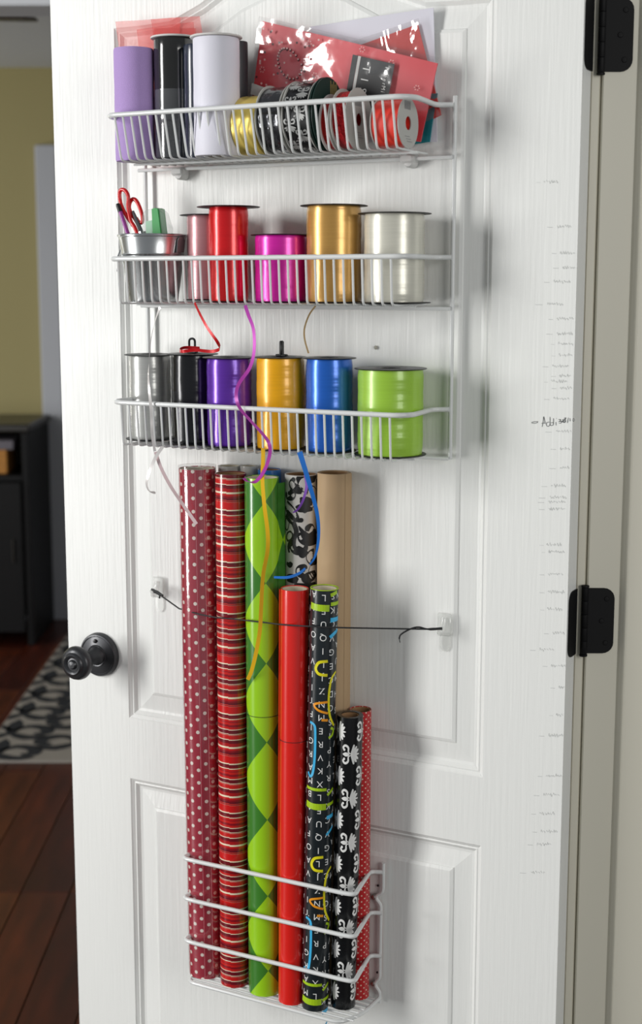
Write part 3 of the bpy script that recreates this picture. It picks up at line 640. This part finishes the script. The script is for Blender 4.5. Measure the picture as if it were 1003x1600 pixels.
letter(q, '1', .57*LX, -LY*.66, .006, PP, -PI/2); letter(q, '0', .57*LX, -LY*.69, .006, PP, -PI/2)
q.build('label_lettering', m_white, tp, sm=False, kind='stuff')
# ------------------------------------------------------------------ tin pail with scissors, pen and tape
pail = root('tin_pail', 'small galvanized tin pail at the left end of the middle shelf', 'pail', (.2155, -.062, Z2))
m_tin = M('galvanized_tin', 'C6C9CA', .27, metal=.92, bump=(14, (1, 1, 1), .08, .003), vary=.08)
q = MB(); h = .092
q.lathe([(0, .002), (.033, .002), (.0345, 0), (.0352, .002), (.0430, .060), (.0440, .0615), (.0434, .0635), (.0444, .0655), (.0438, .0675), (.0475, h-.003), (.0490, h-.002), (.0494, h), (.0484, h+.0012), (.0470, h), (.0432, .066), (.0340, .004), (0, .0035)], 56); pb = q.build('pail_body', m_tin, pail)
for s in (-1, 1):
    q = MB(); q.prism([(-.009, 0), (.009, 0), (.009, .016), (.005, .021), (-.005, .021), (-.009, .016)], 0, .0012, lambda u, v, d: (s*(.0465+d+(v-.01)*.12), u, h-.024+v)); q.build('handle_ear', m_tin, pail, sm=False)
q = MB(); q.tube(smooth([(-.0485, 0, h-.010), (-.047, -.018, h-.030), (-.030, -.0455, h-.052), (0, -.052, h-.058)][:2]+[(-.0485, -.014, h-.034), (-.047, -.020, h-.05)], 5), .0011, 6); q.build('bail_handle', m_tin, pail)
PO = Vector((.2155, -.062, Z2))
m_redpl = M('red_plastic_handle', 'D2151A', .3, coat=.3, bump=(60, (1, 1, 1), .03)); m_steel = M('scissor_steel', '8E9092', .25, metal=1, bump=(40, (1, 1, 12), .05)); m_grip = M('grey_grip_insert', '4A4C50', .5, bump=(100, (1, 1, 1), .05))
sci = root('scissors', 'red-handled scissors standing handles up in the tin pail', 'scissors', at(215, 370, -.062)); so = at(215, 370, -.062)
Lp = lambda x, y, Y=-.062: at(170+x/7.715, 280+y/7.715, Y)-so
for k, pts in enumerate(([(345, 660), (300, 560), (230, 470), (160, 340), (130, 220), (135, 145), (165, 125), (205, 145), (235, 215), (232, 330), (255, 470), (290, 560)], [(400, 660), (340, 520), (255, 380), (252, 290), (290, 240), (335, 265), (380, 360), (405, 460), (400, 520), (365, 520), (330, 470)])):
    Yk = -.064+.006*k; q = MB(); q.tube(smooth([Lp(x, y, Yk) for x, y in pts], 5), .0028, 10); hd = q.build('handle', m_redpl, sci)
    if k:
        q = MB(); q.tube([Lp(290, 385, Yk-.003), Lp(345, 520, Yk-.003), Lp(400, 655, Yk-.003)], [.0018, .0030, .0034], 8); q.build('grip_insert', m_grip, hd)
    q = MB(); a = Lp(345+55*k, 640, Yk); b = Vector((.028-.02*k, Yk+.062, Z2+.008))+PO-so; b.x = (PO-so).x+.006+.004*k; b.y = 0+(-.001+.003*k); b.z = Z2+.008-so.z
    q.strip([a, a*.5+b*.5, b], lambda t: .010*(1-t)+.002, (1, 0, 0), thick=.0012); q.build('blade', m_steel, sci, sm=False)
pen = root('pen', 'purple pen with dark cap leaning left in the tin pail', 'pen', at(200, 366, -.07)); po = at(200, 366, -.07)
a = at(200, 366, -.07)-po; tp_ = at(185, 322, -.07)-po; d = (tp_-a)
q = MB(); q.tube([a-d*1.5, a-d*1.4, tp_*.98], [.0008, .0030, .0030], 10); q.build('barrel', M('purple_pen_barrel', '9A3E97', .35, coat=.3, bump=(60, (1, 1, 1), .02)), pen)
q = MB(); q.tube([tp_*.8, tp_*1.02, tp_*1.08], [.0036, .0034, .0026], 10); q.build('cap', m_blackpl, pen)
tape = root('tape_dispenser', 'green tape roll in clear dispenser standing in the tin pail', 'tape dispenser', at(248, 362, -.058)); to = at(248, 362, -.058)
m_tg = M('green_tape_plastic', '04923A', .5, coat=.1, bump=(60, (1, 1, 1), .03)); m_tcl = clear('clear_tape_plastic', .12, (215, 228, 220), .08)
G2 = lambda pts: [(lambda w: (w.x, w.z))(at(170+x/7.715, 280+y/7.715, -.058)-to) for x, y in pts]
q = MB(); q.prism(G2([(560, 365), (600, 348), (632, 360), (668, 660), (660, 760), (590, 760), (575, 640)]), -.0092, .0085, lambda u, v, dd: (u, dd, v)); q.build('green_frame', m_tg, tape, sm=False)
q = MB(); q.prism(G2([(440, 470), (452, 410), (490, 370), (555, 358), (558, 650), (560, 760), (440, 760)]), -.008, .004, lambda u, v, dd: (u, dd, v)); q.build('clear_case', m_tcl, tape, sm=False)
q = MB(); q.prism(G2([(634, 362), (690, 410), (745, 590), (745, 640), (730, 760), (664, 760), (668, 655)]), -.007, .006, lambda u, v, dd: (u, dd, v)); q.build('clear_cover', m_tcl, tape, sm=False)
q = MB(); q.prism(G2([(475, 510), (556, 495), (560, 750), (480, 750)]), -.006, .002, lambda u, v, dd: (u, dd, v)); q.build('tape_roll', M('pale_green_tape', '7FBF96', .4, coat=.4, bump=(60, (1, 1, 1), .03)), tape, sm=False)
# ------------------------------------------------------------------ wrapping paper rolls
FZ = .4935
def roll(label, mat, bx, by, tpx, tpy, tY, r, coremat=None, tw=.0011, group=None, seg=64, rc=None, name='wrapping_paper_roll'):
    t = at(tpx, tpy, tY); b = Vector((bx, by, FZ)); ax = t-b; L = ax.length
    o = root(name, label, 'wrapping paper', b); o.rotation_euler = ax.to_track_quat('Z', 'Y').to_euler()
    # local basis is arbitrary round the axis, so find the local azimuth of the camera side
    Mi = o.rotation_euler.to_matrix().inverted(); v = Mi @ Vector((.50, -.866, 0)); az = math.atan2(v.y, v.x)
    rc = rc or r-tw
    q = MB(); n = 16; q.lathe([(r, L*k/n) for k in range(n+1)]+[(rc, L), (rc, L-.06), (rc, 0)], seg, closed=True, a0=az-PI, uvr=r)
    # re-base UV so that u=0 faces the camera side
    q.uv = [[(u-az*r, vv) for u, vv in f] for f in q.uv]
    sh = q.build('paper_sheet', mat, o)
    q = MB(); q.lathe([(rc-.0001, L-.001), (rc-.0001, .001), (rc-.0018, .001), (rc-.0018, L-.001)], 40, closed=True); q.build('core_tube', coremat or m_core, o)
    return o, az, L, r, sh
def flap(par, az, r, L, a_deg, w, mat, z0, z1, bend=.35, name='loose_edge'):
    # free edge of the sheet lifting off the roll from azimuth az+a_deg
    a = az+math.radians(a_deg); c, s = math.cos(a), math.sin(a); vs = []; q = MB()
    for t in np.linspace(0, 1, 7):
        aa = a+t*w/r*(1-bend); rr = r+.0004+abs(w)*bend*.55*t*t; vs.append((rr*math.cos(aa), rr*math.sin(aa)))
    n = len(vs); V = [(x, y, z0) for x, y in vs]+[(x, y, z1) for x, y in vs]
    uv = [[(a_deg/57.3*r+w*i/6, z0), (a_deg/57.3*r+w*(i+1)/6, z0), (a_deg/57.3*r+w*(i+1)/6, z1), (a_deg/57.3*r+w*i/6, z1)] for i in range(n-1)]
    q.add(V, [[i, i+1, n+i+1, n+i] for i in range(n-1)], uv); return q.build(name, mat, par, recalc=False)
def gloss(n, rough=.22, coat=.5):
    n.p(Roughness=rough); n.b.inputs['Coat Weight'].default_value = coat; n.b.inputs['Coat Roughness'].default_value = .08
    n.bump(n.noise(5, (4, 4, .5), 2), .12, .003); return n.m
def dots(name, c1, c2, pu, pv, rd, rough=.22):
    n = NT(name); u, v = n.uv(); s = n.math('DIVIDE', u, pu); fl_ = n.math('FLOOR', s); odd = n.math('MULTIPLY', n.math('FLOORED_MODULO', fl_, 2.), .5)
    du = n.math('MULTIPLY', n.math('SUBTRACT', n.math('SUBTRACT', s, fl_), .5), pu); w = n.math('ADD', n.math('DIVIDE', v, pv), odd)
    dv = n.math('MULTIPLY', n.math('SUBTRACT', n.math('FRACT', w), .5), pv); d = n.math('SQRT', n.math('ADD', n.math('MULTIPLY', du, du), n.math('MULTIPLY', dv, dv)))
    n.setc(n.mix(n.math('LESS_THAN', d, rd), lin(c1), lin(c2))); return gloss(n, rough)
m_burg = dots('burgundy_polka_dot_paper', 'AA1B36', 'EFE6DC', .0108, .0190, .00265)
m_rdot = dots('red_small_dot_paper', 'B81A1E', 'E0C8B4', .0046, .0092, .0011, .4)
n = NT('red_striped_paper'); u, v = n.uv(); per = .0735
w = n.math('FRACT', n.math('DIVIDE', n.math('MULTIPLY', n.math('ADD', v, n.math('MULTIPLY', n.math('LESS_THAN', u, -.006), -.0008)), -1), per))
cr = n.node('ShaderNodeValToRGB'); cr.color_ramp.interpolation = 'CONSTANT'; n.L.new(w, cr.inputs[0])
st = [(0, 'F0E0C4'), (.032, 'C41E1E'), (.075, '8C1420'), (.115, '6E1220'), (.155, 'D8483C'), (.165, '8C1420'), (.185, 'E07060'), (.195, 'CC1C1C'), (.335, 'F0E0C4'), (.358, '701420'), (.40, '84141F'), (.435, 'F0E0C4'), (.452, 'C8201E'), (.49, 'A01820'), (.515, 'CC2420'), (.555, '8C1420'), (.60, 'C8201E'), (.648, 'EBD8BE'), (.662, '701420'), (.735, 'EBD8BE'), (.747, 'A01820'), (.758, 'E0A090'), (.768, 'C8201E'), (.848, 'F0E0C4'), (.866, '701420'), (.93, 'B01C20')]
el = cr.color_ramp.elements
for k, (p, c_) in enumerate(st):
    e = el[k] if k < 2 else el.new(p); e.position = p; e.color = lin(c_)
n.setc(cr.outputs[0]); m_str = gloss(n)
n = NT('green_argyle_paper'); u, v = n.uv(); hu, hv = .044, .0572
a = n.math('ABSOLUTE', n.math('SUBTRACT', n.math('FRACT', n.math('ADD', n.math('DIVIDE', n.math('ADD', u, -.0045), 2*hu), .5)), .5)); b_ = n.math('ABSOLUTE', n.math('SUBTRACT', n.math('FRACT', n.math('DIVIDE', n.math('ADD', v, -.0397), 2*hv)), .5))
n.setc(n.mix(n.math('LESS_THAN', n.math('ADD', a, b_), .5), lin('3F7F2C'), lin('9CD220'))); m_arg = gloss(n, .25, .4)
m_redp = NT('glossy_red_paper'); m_redp.setc(lin('E2231C')); m_redp = gloss(m_redp, .25, .6)
m_blk = NT('black_wrapping_paper'); m_blk.setc(lin('1B2226')); m_blk = gloss(m_blk, .3, .35)
m_blk2 = NT('black_damask_paper'); m_blk2.setc(lin('121315')); m_blk2 = gloss(m_blk2, .25, .35)
m_whp = NT('pearl_white_paper'); m_whp.setc(lin('C9C6C2')); m_whp = gloss(m_whp, .35, .2)
m_kraft = M('brown_kraft_paper', 'B79A76', .7, bump=(12, (3, 3, 1), .12, .003), vary=.05)
m_bluep = NT('blue_paper'); m_bluep.setc(lin('1F66B0')); m_bluep = gloss(m_bluep, .25, .4)
m_clr = clear('clear_wrap_film', .35, (225, 228, 228), .1, (20, (2, 2, .5), .4))
# burgundy dots in its clear sleeve
o, az, L, r, sh = roll('burgundy wrapping paper roll with white polka dots, leftmost roll', m_burg, .2872, -.0580, 308, 731, -.0550, .0264, m_cream)
q = MB(); nn = 24; q.lathe([(r+.0007+.0003*math.sin(k*1.1), .002+(L+.002)*k/nn) for k in range(nn+1)]+[(r-.004, L+.0045), (.014, L+.0035)], 40, a0=az); q.build('clear_sleeve', clear('shrink_sleeve', .03, (255, 245, 248), .07, (6, (8, 8, .3), .35), 1.7), o)
for dg in (4, 30):
    q = MB(); aa = az+math.radians(dg-8); q.tube([((r+.0012)*math.cos(aa), (r+.0012)*math.sin(aa), .003), ((r+.0012)*math.cos(aa), (r+.0012)*math.sin(aa), L)], .0003, 4); q.build('sleeve_seam', M('sleeve_seam_film_%d' % dg, 'C98A92', .4, bump=(50, (1, 1, 1), .05)), o)
roll('red striped wrapping paper roll with cream pinstripes', m_str, .3412, -.0655, 360.5, 739, -.0625, .0218, m_core)
o, az, L, r, sh = roll('green argyle diamond wrapping paper roll', m_arg, .3925, -.0655, 409, 745, -.0630, .0240, m_cream)
flap(o, az, r, L, 62, .030, m_arg, .03, L-.008, .5)
q = MB(); zz = (1.253-1120*0-0)-FZ; zz = at(410, 1122, -.088).z-FZ; aa = [az+math.radians(t) for t in range(-150, 160, 10)]; q.tube([((r+.0006)*math.cos(x), (r+.0006)*math.sin(x), zz) for x in aa], .0004, 5); q.build('elastic_band', m_cord, o)
o, az, L, r, sh = roll('plain glossy red wrapping paper roll, shorter than its neighbours', m_redp, .4410, -.0730, 460.5, 919, -.0750, .0195, m_cream)
flap(o, az, r, L, -80, -.016, m_redp, .12, L-.002, .35)
q = MB(); zz = at(458, 1161, -.093).z-FZ; aa = [az+math.radians(t) for t in range(-150, 160, 10)]; q.tube([((r+.0006)*math.cos(x), (r+.0006)*math.sin(x), zz) for x in aa], .0004, 5); q.build('elastic_band', m_cord, o)
# black alphabet roll: white letters upside down in columns, bright outline strokes
o, az, L, r, sh = roll('black alphabet wrapping paper roll with white letters and bright strokes', m_blk, .4792, -.0735, 507, 918, -.0750, .0190, m_cream)
Pw = wrap(r+.00025, az)
zpx = lambda y: at(500, y, -.092).z-FZ-.003
q = MB(); cols = ((-.0012, 'LEUQILJZNMERVKX', 930, 20.9, PI), (-.0165, 'AAFOAVIITFIGRAMB', 926, 20.9, PI), (.0118, 'SKCVGECDOSIPYR', 928, 22, PI), (.0235, 'NYHAUMHSIVEL', 928, 26, PI), (-.030, 'NOPTURSBEAD', 926, 24, PI), (.040, 'KXYDEJLAQRS', 930, 25, PI))
for u, s, y0, dy, rot in cols:
    k = 0; y = y0
    while y < 1572:
        letter(q, s[k % len(s)], u, zpx(y), .0128, Pw, rot); k += 1; y += dy
q.build('printed_letters', m_white, o, sm=False, kind='stuff')
P2 = wrap(r+.0004, az)
C4 = {k: M(k+'_print', c_, .35, bump=(100, (1, 1, 1), .02)) for k, c_ in (('lime', 'A8CC1E'), ('yellow', 'E6DC1C'), ('orange', 'F09A20'), ('sky', '3FB4E6'))}
qs = {k: MB() for k in C4}
def bs(c_, pts, w): stroke_poly(qs[c_], [(u, zpx(y)) for u, y in pts], w, w, 0, P2, 5)
for off in (0, 308):
    bs('yellow', [(.006, 1029+off), (-.006, 1031+off), (-.0108, 1040+off), (-.0085, 1047+off), (-.0035, 1050+off), (.006, 1051+off)], .0040)
    bs('orange', [(.008, 1093+off), (-.006, 1095+off), (-.0122, 1099+off), (-.006, 1106+off), (.008, 1111+off)], .0032); bs('orange', [(-.001, 1121+off), (.008, 1122+off)], .0036)
    bs('sky', [(-.019, 1127+off), (-.0115, 1130+off), (-.0095, 1142+off), (-.0095, 1180+off), (-.012, 1205+off), (-.0165, 1212+off), (-.021, 1206+off)], .0036)
    bs('yellow', [(.022, 1048+off), (.0125, 1058+off), (.0088, 1085+off), (.011, 1115+off), (.020, 1133+off)], .0034)
    bs('lime', [(.010, 1150+off), (.016, 1147+off), (.019, 1139+off), (.013, 1135+off)], .0036)
    bs('lime', [(-.024, 1230+off), (-.012, 1231+off), (.0085, 1231+off)], .0042); bs('lime', [(-.024, 1256+off), (-.01, 1258+off), (.0085, 1258+off)], .0092)
    bs('lime', [(.010, 1240+off), (.022, 1232+off)], .004); bs('lime', [(.010, 1256+off), (.024, 1254+off)], .0045); bs('sky', [(.010, 1276+off), (.024, 1274+off)], .0055); bs('sky', [(.010, 1303+off), (.024, 1292+off)], .004)
bs('lime', [(-.023, 944), (-.01, 945.5), (.0065, 946)], .0092); bs('lime', [(.0085, 940), (.028, 940)], .005); bs('lime', [(.008, 926), (.020, 922)], .005); bs('sky', [(.0085, 965), (.027, 965)], .0062); bs('sky', [(.0085, 992), (.015, 987), (.025, 982)], .005)
for k in C4: qs[k].build('printed_strokes', C4[k], o, sm=False, kind='stuff', label=k.replace('sky', 'sky blue')+' printed strokes')
q = MB(); q.lathe([(r+.0004, L-.0006), (r+.0004, L+.0004), (r-.0012, L+.0004), (r-.0012, L-.0006)], 40, closed=True); q.build('lime_edge', C4['lime'], o)
# small black and white damask roll
o, az, L, r, sh = roll('short black wrapping paper roll with white damask motifs', m_blk2, .5128, -.0515, 547, 1116, -.0560, .0180, m_core, rc=.0125)
q = MB(); Pw = wrap(r+.0002, az); dz = .0323
for k in range(7):
    z = L-.020-k*.0645
    if z > .06: motif(q, .0010, z-.0320, .0128, Pw, 1.25)
    for s in (-1, 1, 3, -3): motif(q, .0010+s*.0205, z, .0128, Pw, 1.25)
q.v = [(a_, b2, min(c_, L-.0003)) for a_, b2, c_ in q.v]
q.build('printed_damask', m_white, o, sm=False, kind='stuff')
roll('short thin red wrapping paper roll with tiny cream dots, rightmost', m_rdot, .5215, -.0180, 563.5, 1108, -.0260, .0152, m_core)
# large white and black damask roll
o, az, L, r, sh = roll('pearl white wrapping paper roll with large black damask scrolls', m_whp, .4345, -.0265, 471, 740, -.0275, .0232, m_core)
q = MB(); Pw = wrap(r+.0003, az); zp = lambda y: at(470, y, -.048).z-FZ
D2 = lambda pts: [((440+x/8.414-471)/1124., zp(730+y/8.414)) for x, y in pts]
def ds(pts, w0, w1, wm):
    pp = [(math.asin(max(-.999, min(.999, u/r)))*r, v_) for u, v_ in D2(pts)]; stroke_poly(q, pp, w0*1.15/9457, w1*1.15/9457, wm*1.4/9457, Pw, 5)
leaf_sets = [
 ([(150, 150), (130, 220), (180, 290), (260, 330)], 20, 40, 60), ([(190, 130), (260, 170), (300, 240), (290, 330)], 30, 40, 110), ([(240, 250), (200, 300), (190, 335)], 80, 20, 30),
 ([(330, 260), (390, 330), (380, 420), (330, 500), (280, 600)], 50, 30, 130), ([(250, 410), (300, 450), (400, 470)], 30, 60, 60), ([(190, 545), (260, 540), (400, 560)], 60, 30, 40), ([(300, 90), (380, 130), (440, 170)], 20, 60, 80), ([(380, 60), (460, 120), (465, 330)], 60, 20, 30),
 ([(60, 430), (120, 410), (140, 350), (100, 320)], 10, 40, 45), ([(60, 340), (60, 420)], 20, 20, 20),
 ([(55, 500), (100, 570), (160, 650), (210, 710)], 120, 40, 40), ([(60, 620), (120, 690), (160, 740)], 110, 60, 20), ([(200, 710), (250, 695)], 30, 60, 0), ([(70, 700), (60, 800), (55, 850)], 90, 40, 20),
 ([(150, 740), (185, 850), (155, 950), (160, 1060), (210, 1110)], 60, 20, 10), ([(130, 860), (90, 920), (60, 980)], 50, 40, 50), ([(215, 770), (270, 850), (380, 910)], 6, 10, 30),
 ([(300, 800), (370, 800), (380, 870), (440, 900)], 20, 90, 60), ([(225, 860), (260, 930), (350, 960), (450, 960)], 20, 110, 60), ([(250, 880), (330, 930), (450, 850)], 20, 60, 30),
 ([(90, 1130), (85, 1070), (120, 1000), (150, 1080), (220, 1110), (300, 1080), (320, 1000)], 10, 30, 60), ([(200, 1040), (240, 1100), (350, 1135)], 30, 5, 60), ([(215, 1160), (270, 1160), (310, 1110)], 5, 20, 40),
 ([(415, 1080), (365, 1180), (400, 1300)], 10, 30, 70), ([(465, 1180), (440, 1300), (400, 1420), (350, 1510)], 40, 30, 100), ([(380, 1220), (420, 1250), (465, 1220)], 20, 70, 40), ([(250, 1450), (330, 1460), (440, 1400)], 30, 60, 70),
 ([(320, 1340), (290, 1310), (230, 1340), (225, 1400), (290, 1440)], 20, 50, 45), ([(60, 1280), (100, 1300), (125, 1260)], 30, 30, 25), ([(60, 1480), (130, 1470), (200, 1500)], 60, 60, 40), ([(150, 1560), (300, 1600), (440, 1560)], 60, 60, 60)]
for p, a_, b2, c_ in leaf_sets: ds(p, a_, b2, c_)
for x, y, rr in ((95, 350, 28), (250, 695, 30), (255, 415, 25), (195, 525, 22), (265, 1345, 40), (105, 1275, 25), (150, 165, 30), (330, 810, 35), (320, 1010, 25), (90, 1120, 18)):
    (u_, v_), = D2([(x, y)]); u_ = math.asin(max(-.99, min(.99, u_/r)))*r; blob(q, u_, v_, rr/9457, Pw, 12)
# the same scrolls carry on down the roll and round the back
base = list(zip([f for f in q.f], [0]*len(q.f))); V0 = list(q.v); F0 = [list(f) for f in q.f]
for da, dz_ in ((PI, -.06), (0, -.175), (PI, -.235), (0, -.35), (PI, -.41), (0, -.525)):
    ca, sa = math.cos(da), math.sin(da); q.add([(x*ca-y*sa, x*sa+y*ca, max(.001, z+dz_)) for x, y, z in V0], F0)
q.v = [(a_, b2, min(c_, L-.0008)) for a_, b2, c_ in q.v]
q.build('printed_damask', m_blackpr, o, sm=False, kind='stuff')
o, az, L, r, sh = roll('plain brown kraft paper roll behind the alphabet roll', m_kraft, .4810, -.0262, 522, 738, -.0270, .0230, m_core, rc=.019)
flap(o, az, r, L, 38, .018, m_kraft, .002, L, .12)
roll('blue wrapping paper roll peeking out behind the green argyle roll', m_bluep, .3820, -.0215, 421, 733, -.0215, .0165, m_core)
roll('clear film roll behind the red striped roll', m_clr, .3130, -.0205, 358, 727, -.0205, .0165, m_cream, name='clear_film_roll')
roll('narrow clear film roll between striped and argyle rolls', m_clr, .3455, -.0185, 389, 727, -.0185, .0128, m_cream, name='clear_film_roll')
# ------------------------------------------------------------------ clear adhesive hooks and elastic cord
def hook(px, py, label):
    c = at(px, py, -.004); o = root('adhesive_hook', label, 'hook', c)
    q = MB(); q.box(-.0105, .0105, -.001, .0035, -.016, .016, bev=.002); q.build('base_plate', m_hook, o)
    q = MB(); q.tube(smooth([(0, -.001, .010), (0, -.004, .0), (0, -.009, -.008), (0, -.014, -.008), (0, -.017, -.001)], 4), [.0042]*13+[.003]*4, 10); q.build('hook_arm', m_hook, o)
    q = MB(); q.prism([(-.0075, -.012), (.0075, -.012), (.0075, -.032), (.004, -.038), (-.004, -.038), (-.0075, -.032)], .0028, .0036, lambda u, v, d: (u, d, v)); q.build('adhesive_strip', m_strip, o, sm=False)
hook(247, 918, 'clear adhesive hook left of the burgundy roll'); hook(694, 976, 'clear adhesive hook right of the rolls')
cord = root('elastic_cord', 'black elastic cord stretched across the wrapping paper rolls between two hooks', 'cord', at(450, 960, -.09)); co = at(450, 960, -.09)
K = lambda x, y, Y: at(x, y, Y)-co
main = [K(240, 925, -.018), K(252, 931, -.020), K(280, 951, -.072), K(312, 960, -.0865), K(338, 965, -.0865), K(362, 967, -.0905), K(400, 971, -.0915), K(440, 976, -.0955), K(470, 978, -.0975), K(506, 980, -.0975), K(545, 981, -.080), K(600, 982, -.058), K(660, 983, -.033), K(691, 983, -.019)]
q = MB(); q.tube(main, .0011, 8); q.build('cord_strand', m_cord, cord)
q = MB(); q.tube(smooth([K(625, 1004, -.046), K(624, 996, -.046), K(628, 990, -.045), K(643, 982, -.040), K(655, 980, -.035), K(668, 983, -.030), K(691, 982, -.0205)], 5), [.0006]*4+[.0012]*22+[.0018]*5, 8); q.build('cord_end', m_cord, cord)
q = MB(); q.tube([K(250, 929, -.021), K(249, 935, -.022)], .0012, 6); q.tube([K(237, 921, -.019), K(246, 925, -.021), K(254, 931, -.023)], .0020, 8); q.build('cord_knot', m_cord, cord)
# ------------------------------------------------------------------ loose curling ribbon ends
def strand(label, mat, pts, w=.0048, twist=0, side=None, tw=None):
    P = [at(*p) for p in pts]; c = P[0].copy(); o_ = MB(); o_.strip([p-c for p in smooth(P, 9)], w, side or _r, twist, tw, .00025)
    o = o_.build('ribbon_strand', mat); o.location = c; return tag(o, label, 'ribbon')
def satin(n_, c_): return M(n_, c_, .3, metal=.2, coat=.3, bump=(60, (1, 1, 1), .04))
ms = {k: satin(k+'_loose_ribbon', c_) for k, c_ in (('silver', 'E2DEDC'), ('red', 'C8141E'), ('pink', 'CB4FC0'), ('tan', 'B79A6C'), ('yellow', 'FFC82A'), ('blue', '2E7FE0'), ('purple', '7440A8'), ('rose', 'E6CDCF'))}
strand('silver ribbon strand hanging from the middle shelf past the silver spool', ms['silver'], [(250, 480, -.124), (243, 500, -.126), (236, 530, -.128), (233, 565, -.128), (232, 595, -.128), (236, 640, -.129), (238, 680, -.128), (242, 705, -.127)], .0042, tw=lambda t: .5+1.2*math.sin(t*5))
strand('silver ribbon strand curling in a hook below the lowest shelf', ms['silver'], [(254, 698, -.124), (243, 715, -.125), (233, 738, -.124), (229, 755, -.122), (233, 767, -.118), (243, 770, -.114)], .0046, tw=lambda t: .2+.9*t)
strand('pale rose ribbon strand slanting down onto the burgundy roll', ms['rose'], [(243, 706, -.122), (252, 732, -.118), (268, 762, -.110), (287, 790, -.098), (307, 819, -.094)], .0050, tw=lambda t: .25)
strand('red ribbon strand hanging from middle shelf and looping over the black spool', ms['red'], [(304, 473, -.122), (312, 490, -.126), (324, 512, -.126), (340, 535, -.122), (343, 545, -.108), (330, 549, -.102), (305, 547, -.104), (284, 549, -.106), (281, 546, -.090), (290, 543, -.078), (312, 544, -.075)], .0044, side=Vector((.3, -.2, .9)))
strand('magenta ribbon strand curling down in front of the purple spool', ms['pink'], [(383, 477, -.122), (388, 492, -.126), (396, 515, -.128), (397, 548, -.128), (390, 575, -.128), (373, 600, -.128), (369, 620, -.129), (375, 638, -.129), (392, 658, -.129), (412, 680, -.129), (421, 695, -.129), (421, 712, -.127), (413, 735, -.125), (400, 752, -.122), (388, 753, -.118), (381, 747, -.114)], .0046, tw=lambda t: .5*math.sin(t*9))
strand('thin tan ribbon strand hanging behind the lowest shelf', ms['tan'], [(493, 478, -.110), (483, 492, -.105), (476, 512, -.10), (476, 530, -.098), (482, 552, -.095)], .0022)
strand('long yellow ribbon strand hanging over the green argyle roll', ms['yellow'], [(411, 700, -.125), (411, 720, -.125), (410, 750, -.122), (413, 790, -.118), (418, 830, -.112), (418, 860, -.108), (411, 900, -.104), (408, 950, -.101), (406, 985, -.100), (400, 1020, -.100), (393, 1048, -.098), (387, 1062, -.094)], .0055, tw=lambda t: .35*math.sin(t*8))
strand('blue ribbon strand hanging over the white and black damask roll', ms['blue'], [(468, 706, -.122), (474, 725, -.120), (485, 762, -.112), (495, 800, -.102), (498, 830, -.095), (496, 855, -.090), (491, 872, -.086), (484, 882, -.082)], lambda t: .0054*(1-t)+.0020, tw=lambda t: .3*t)
strand('short blue ribbon curl above the red roll', ms['blue'], [(477, 888, -.078), (467, 896, -.082), (450, 902, -.090), (428, 902, -.095)], lambda t: .0028+.0012*math.sin(3*t), side=Vector((0, 0, 1)))
strand('short purple ribbon strand in front of the damask roll', ms['purple'], [(477, 742, -.085), (479, 760, -.085), (474, 780, -.084), (466, 795, -.082), (458, 801, -.078)], lambda t: .0050*(1-t*.6), tw=lambda t: .5)
# repeats share a group
for o in COL.objects:
    if o.parent or 'label' not in o: continue
    g = {'ribbon spool': 'curling ribbon spools on the two lower shelves', 'ribbon reel': 'ribbon reels on edge on the top shelf', 'wrapping paper': 'wrapping paper rolls in the lower basket',
         'tissue paper': 'tissue packs at the back of the top shelf', 'ribbon': 'loose curling ribbon ends', 'hook': 'clear adhesive hooks', 'tulle roll': 'tulle rolls on the top shelf', 'cellophane roll': 'cellophane rolls on the top shelf'}.get(o.get('category'))
    if g: o['group'] = g
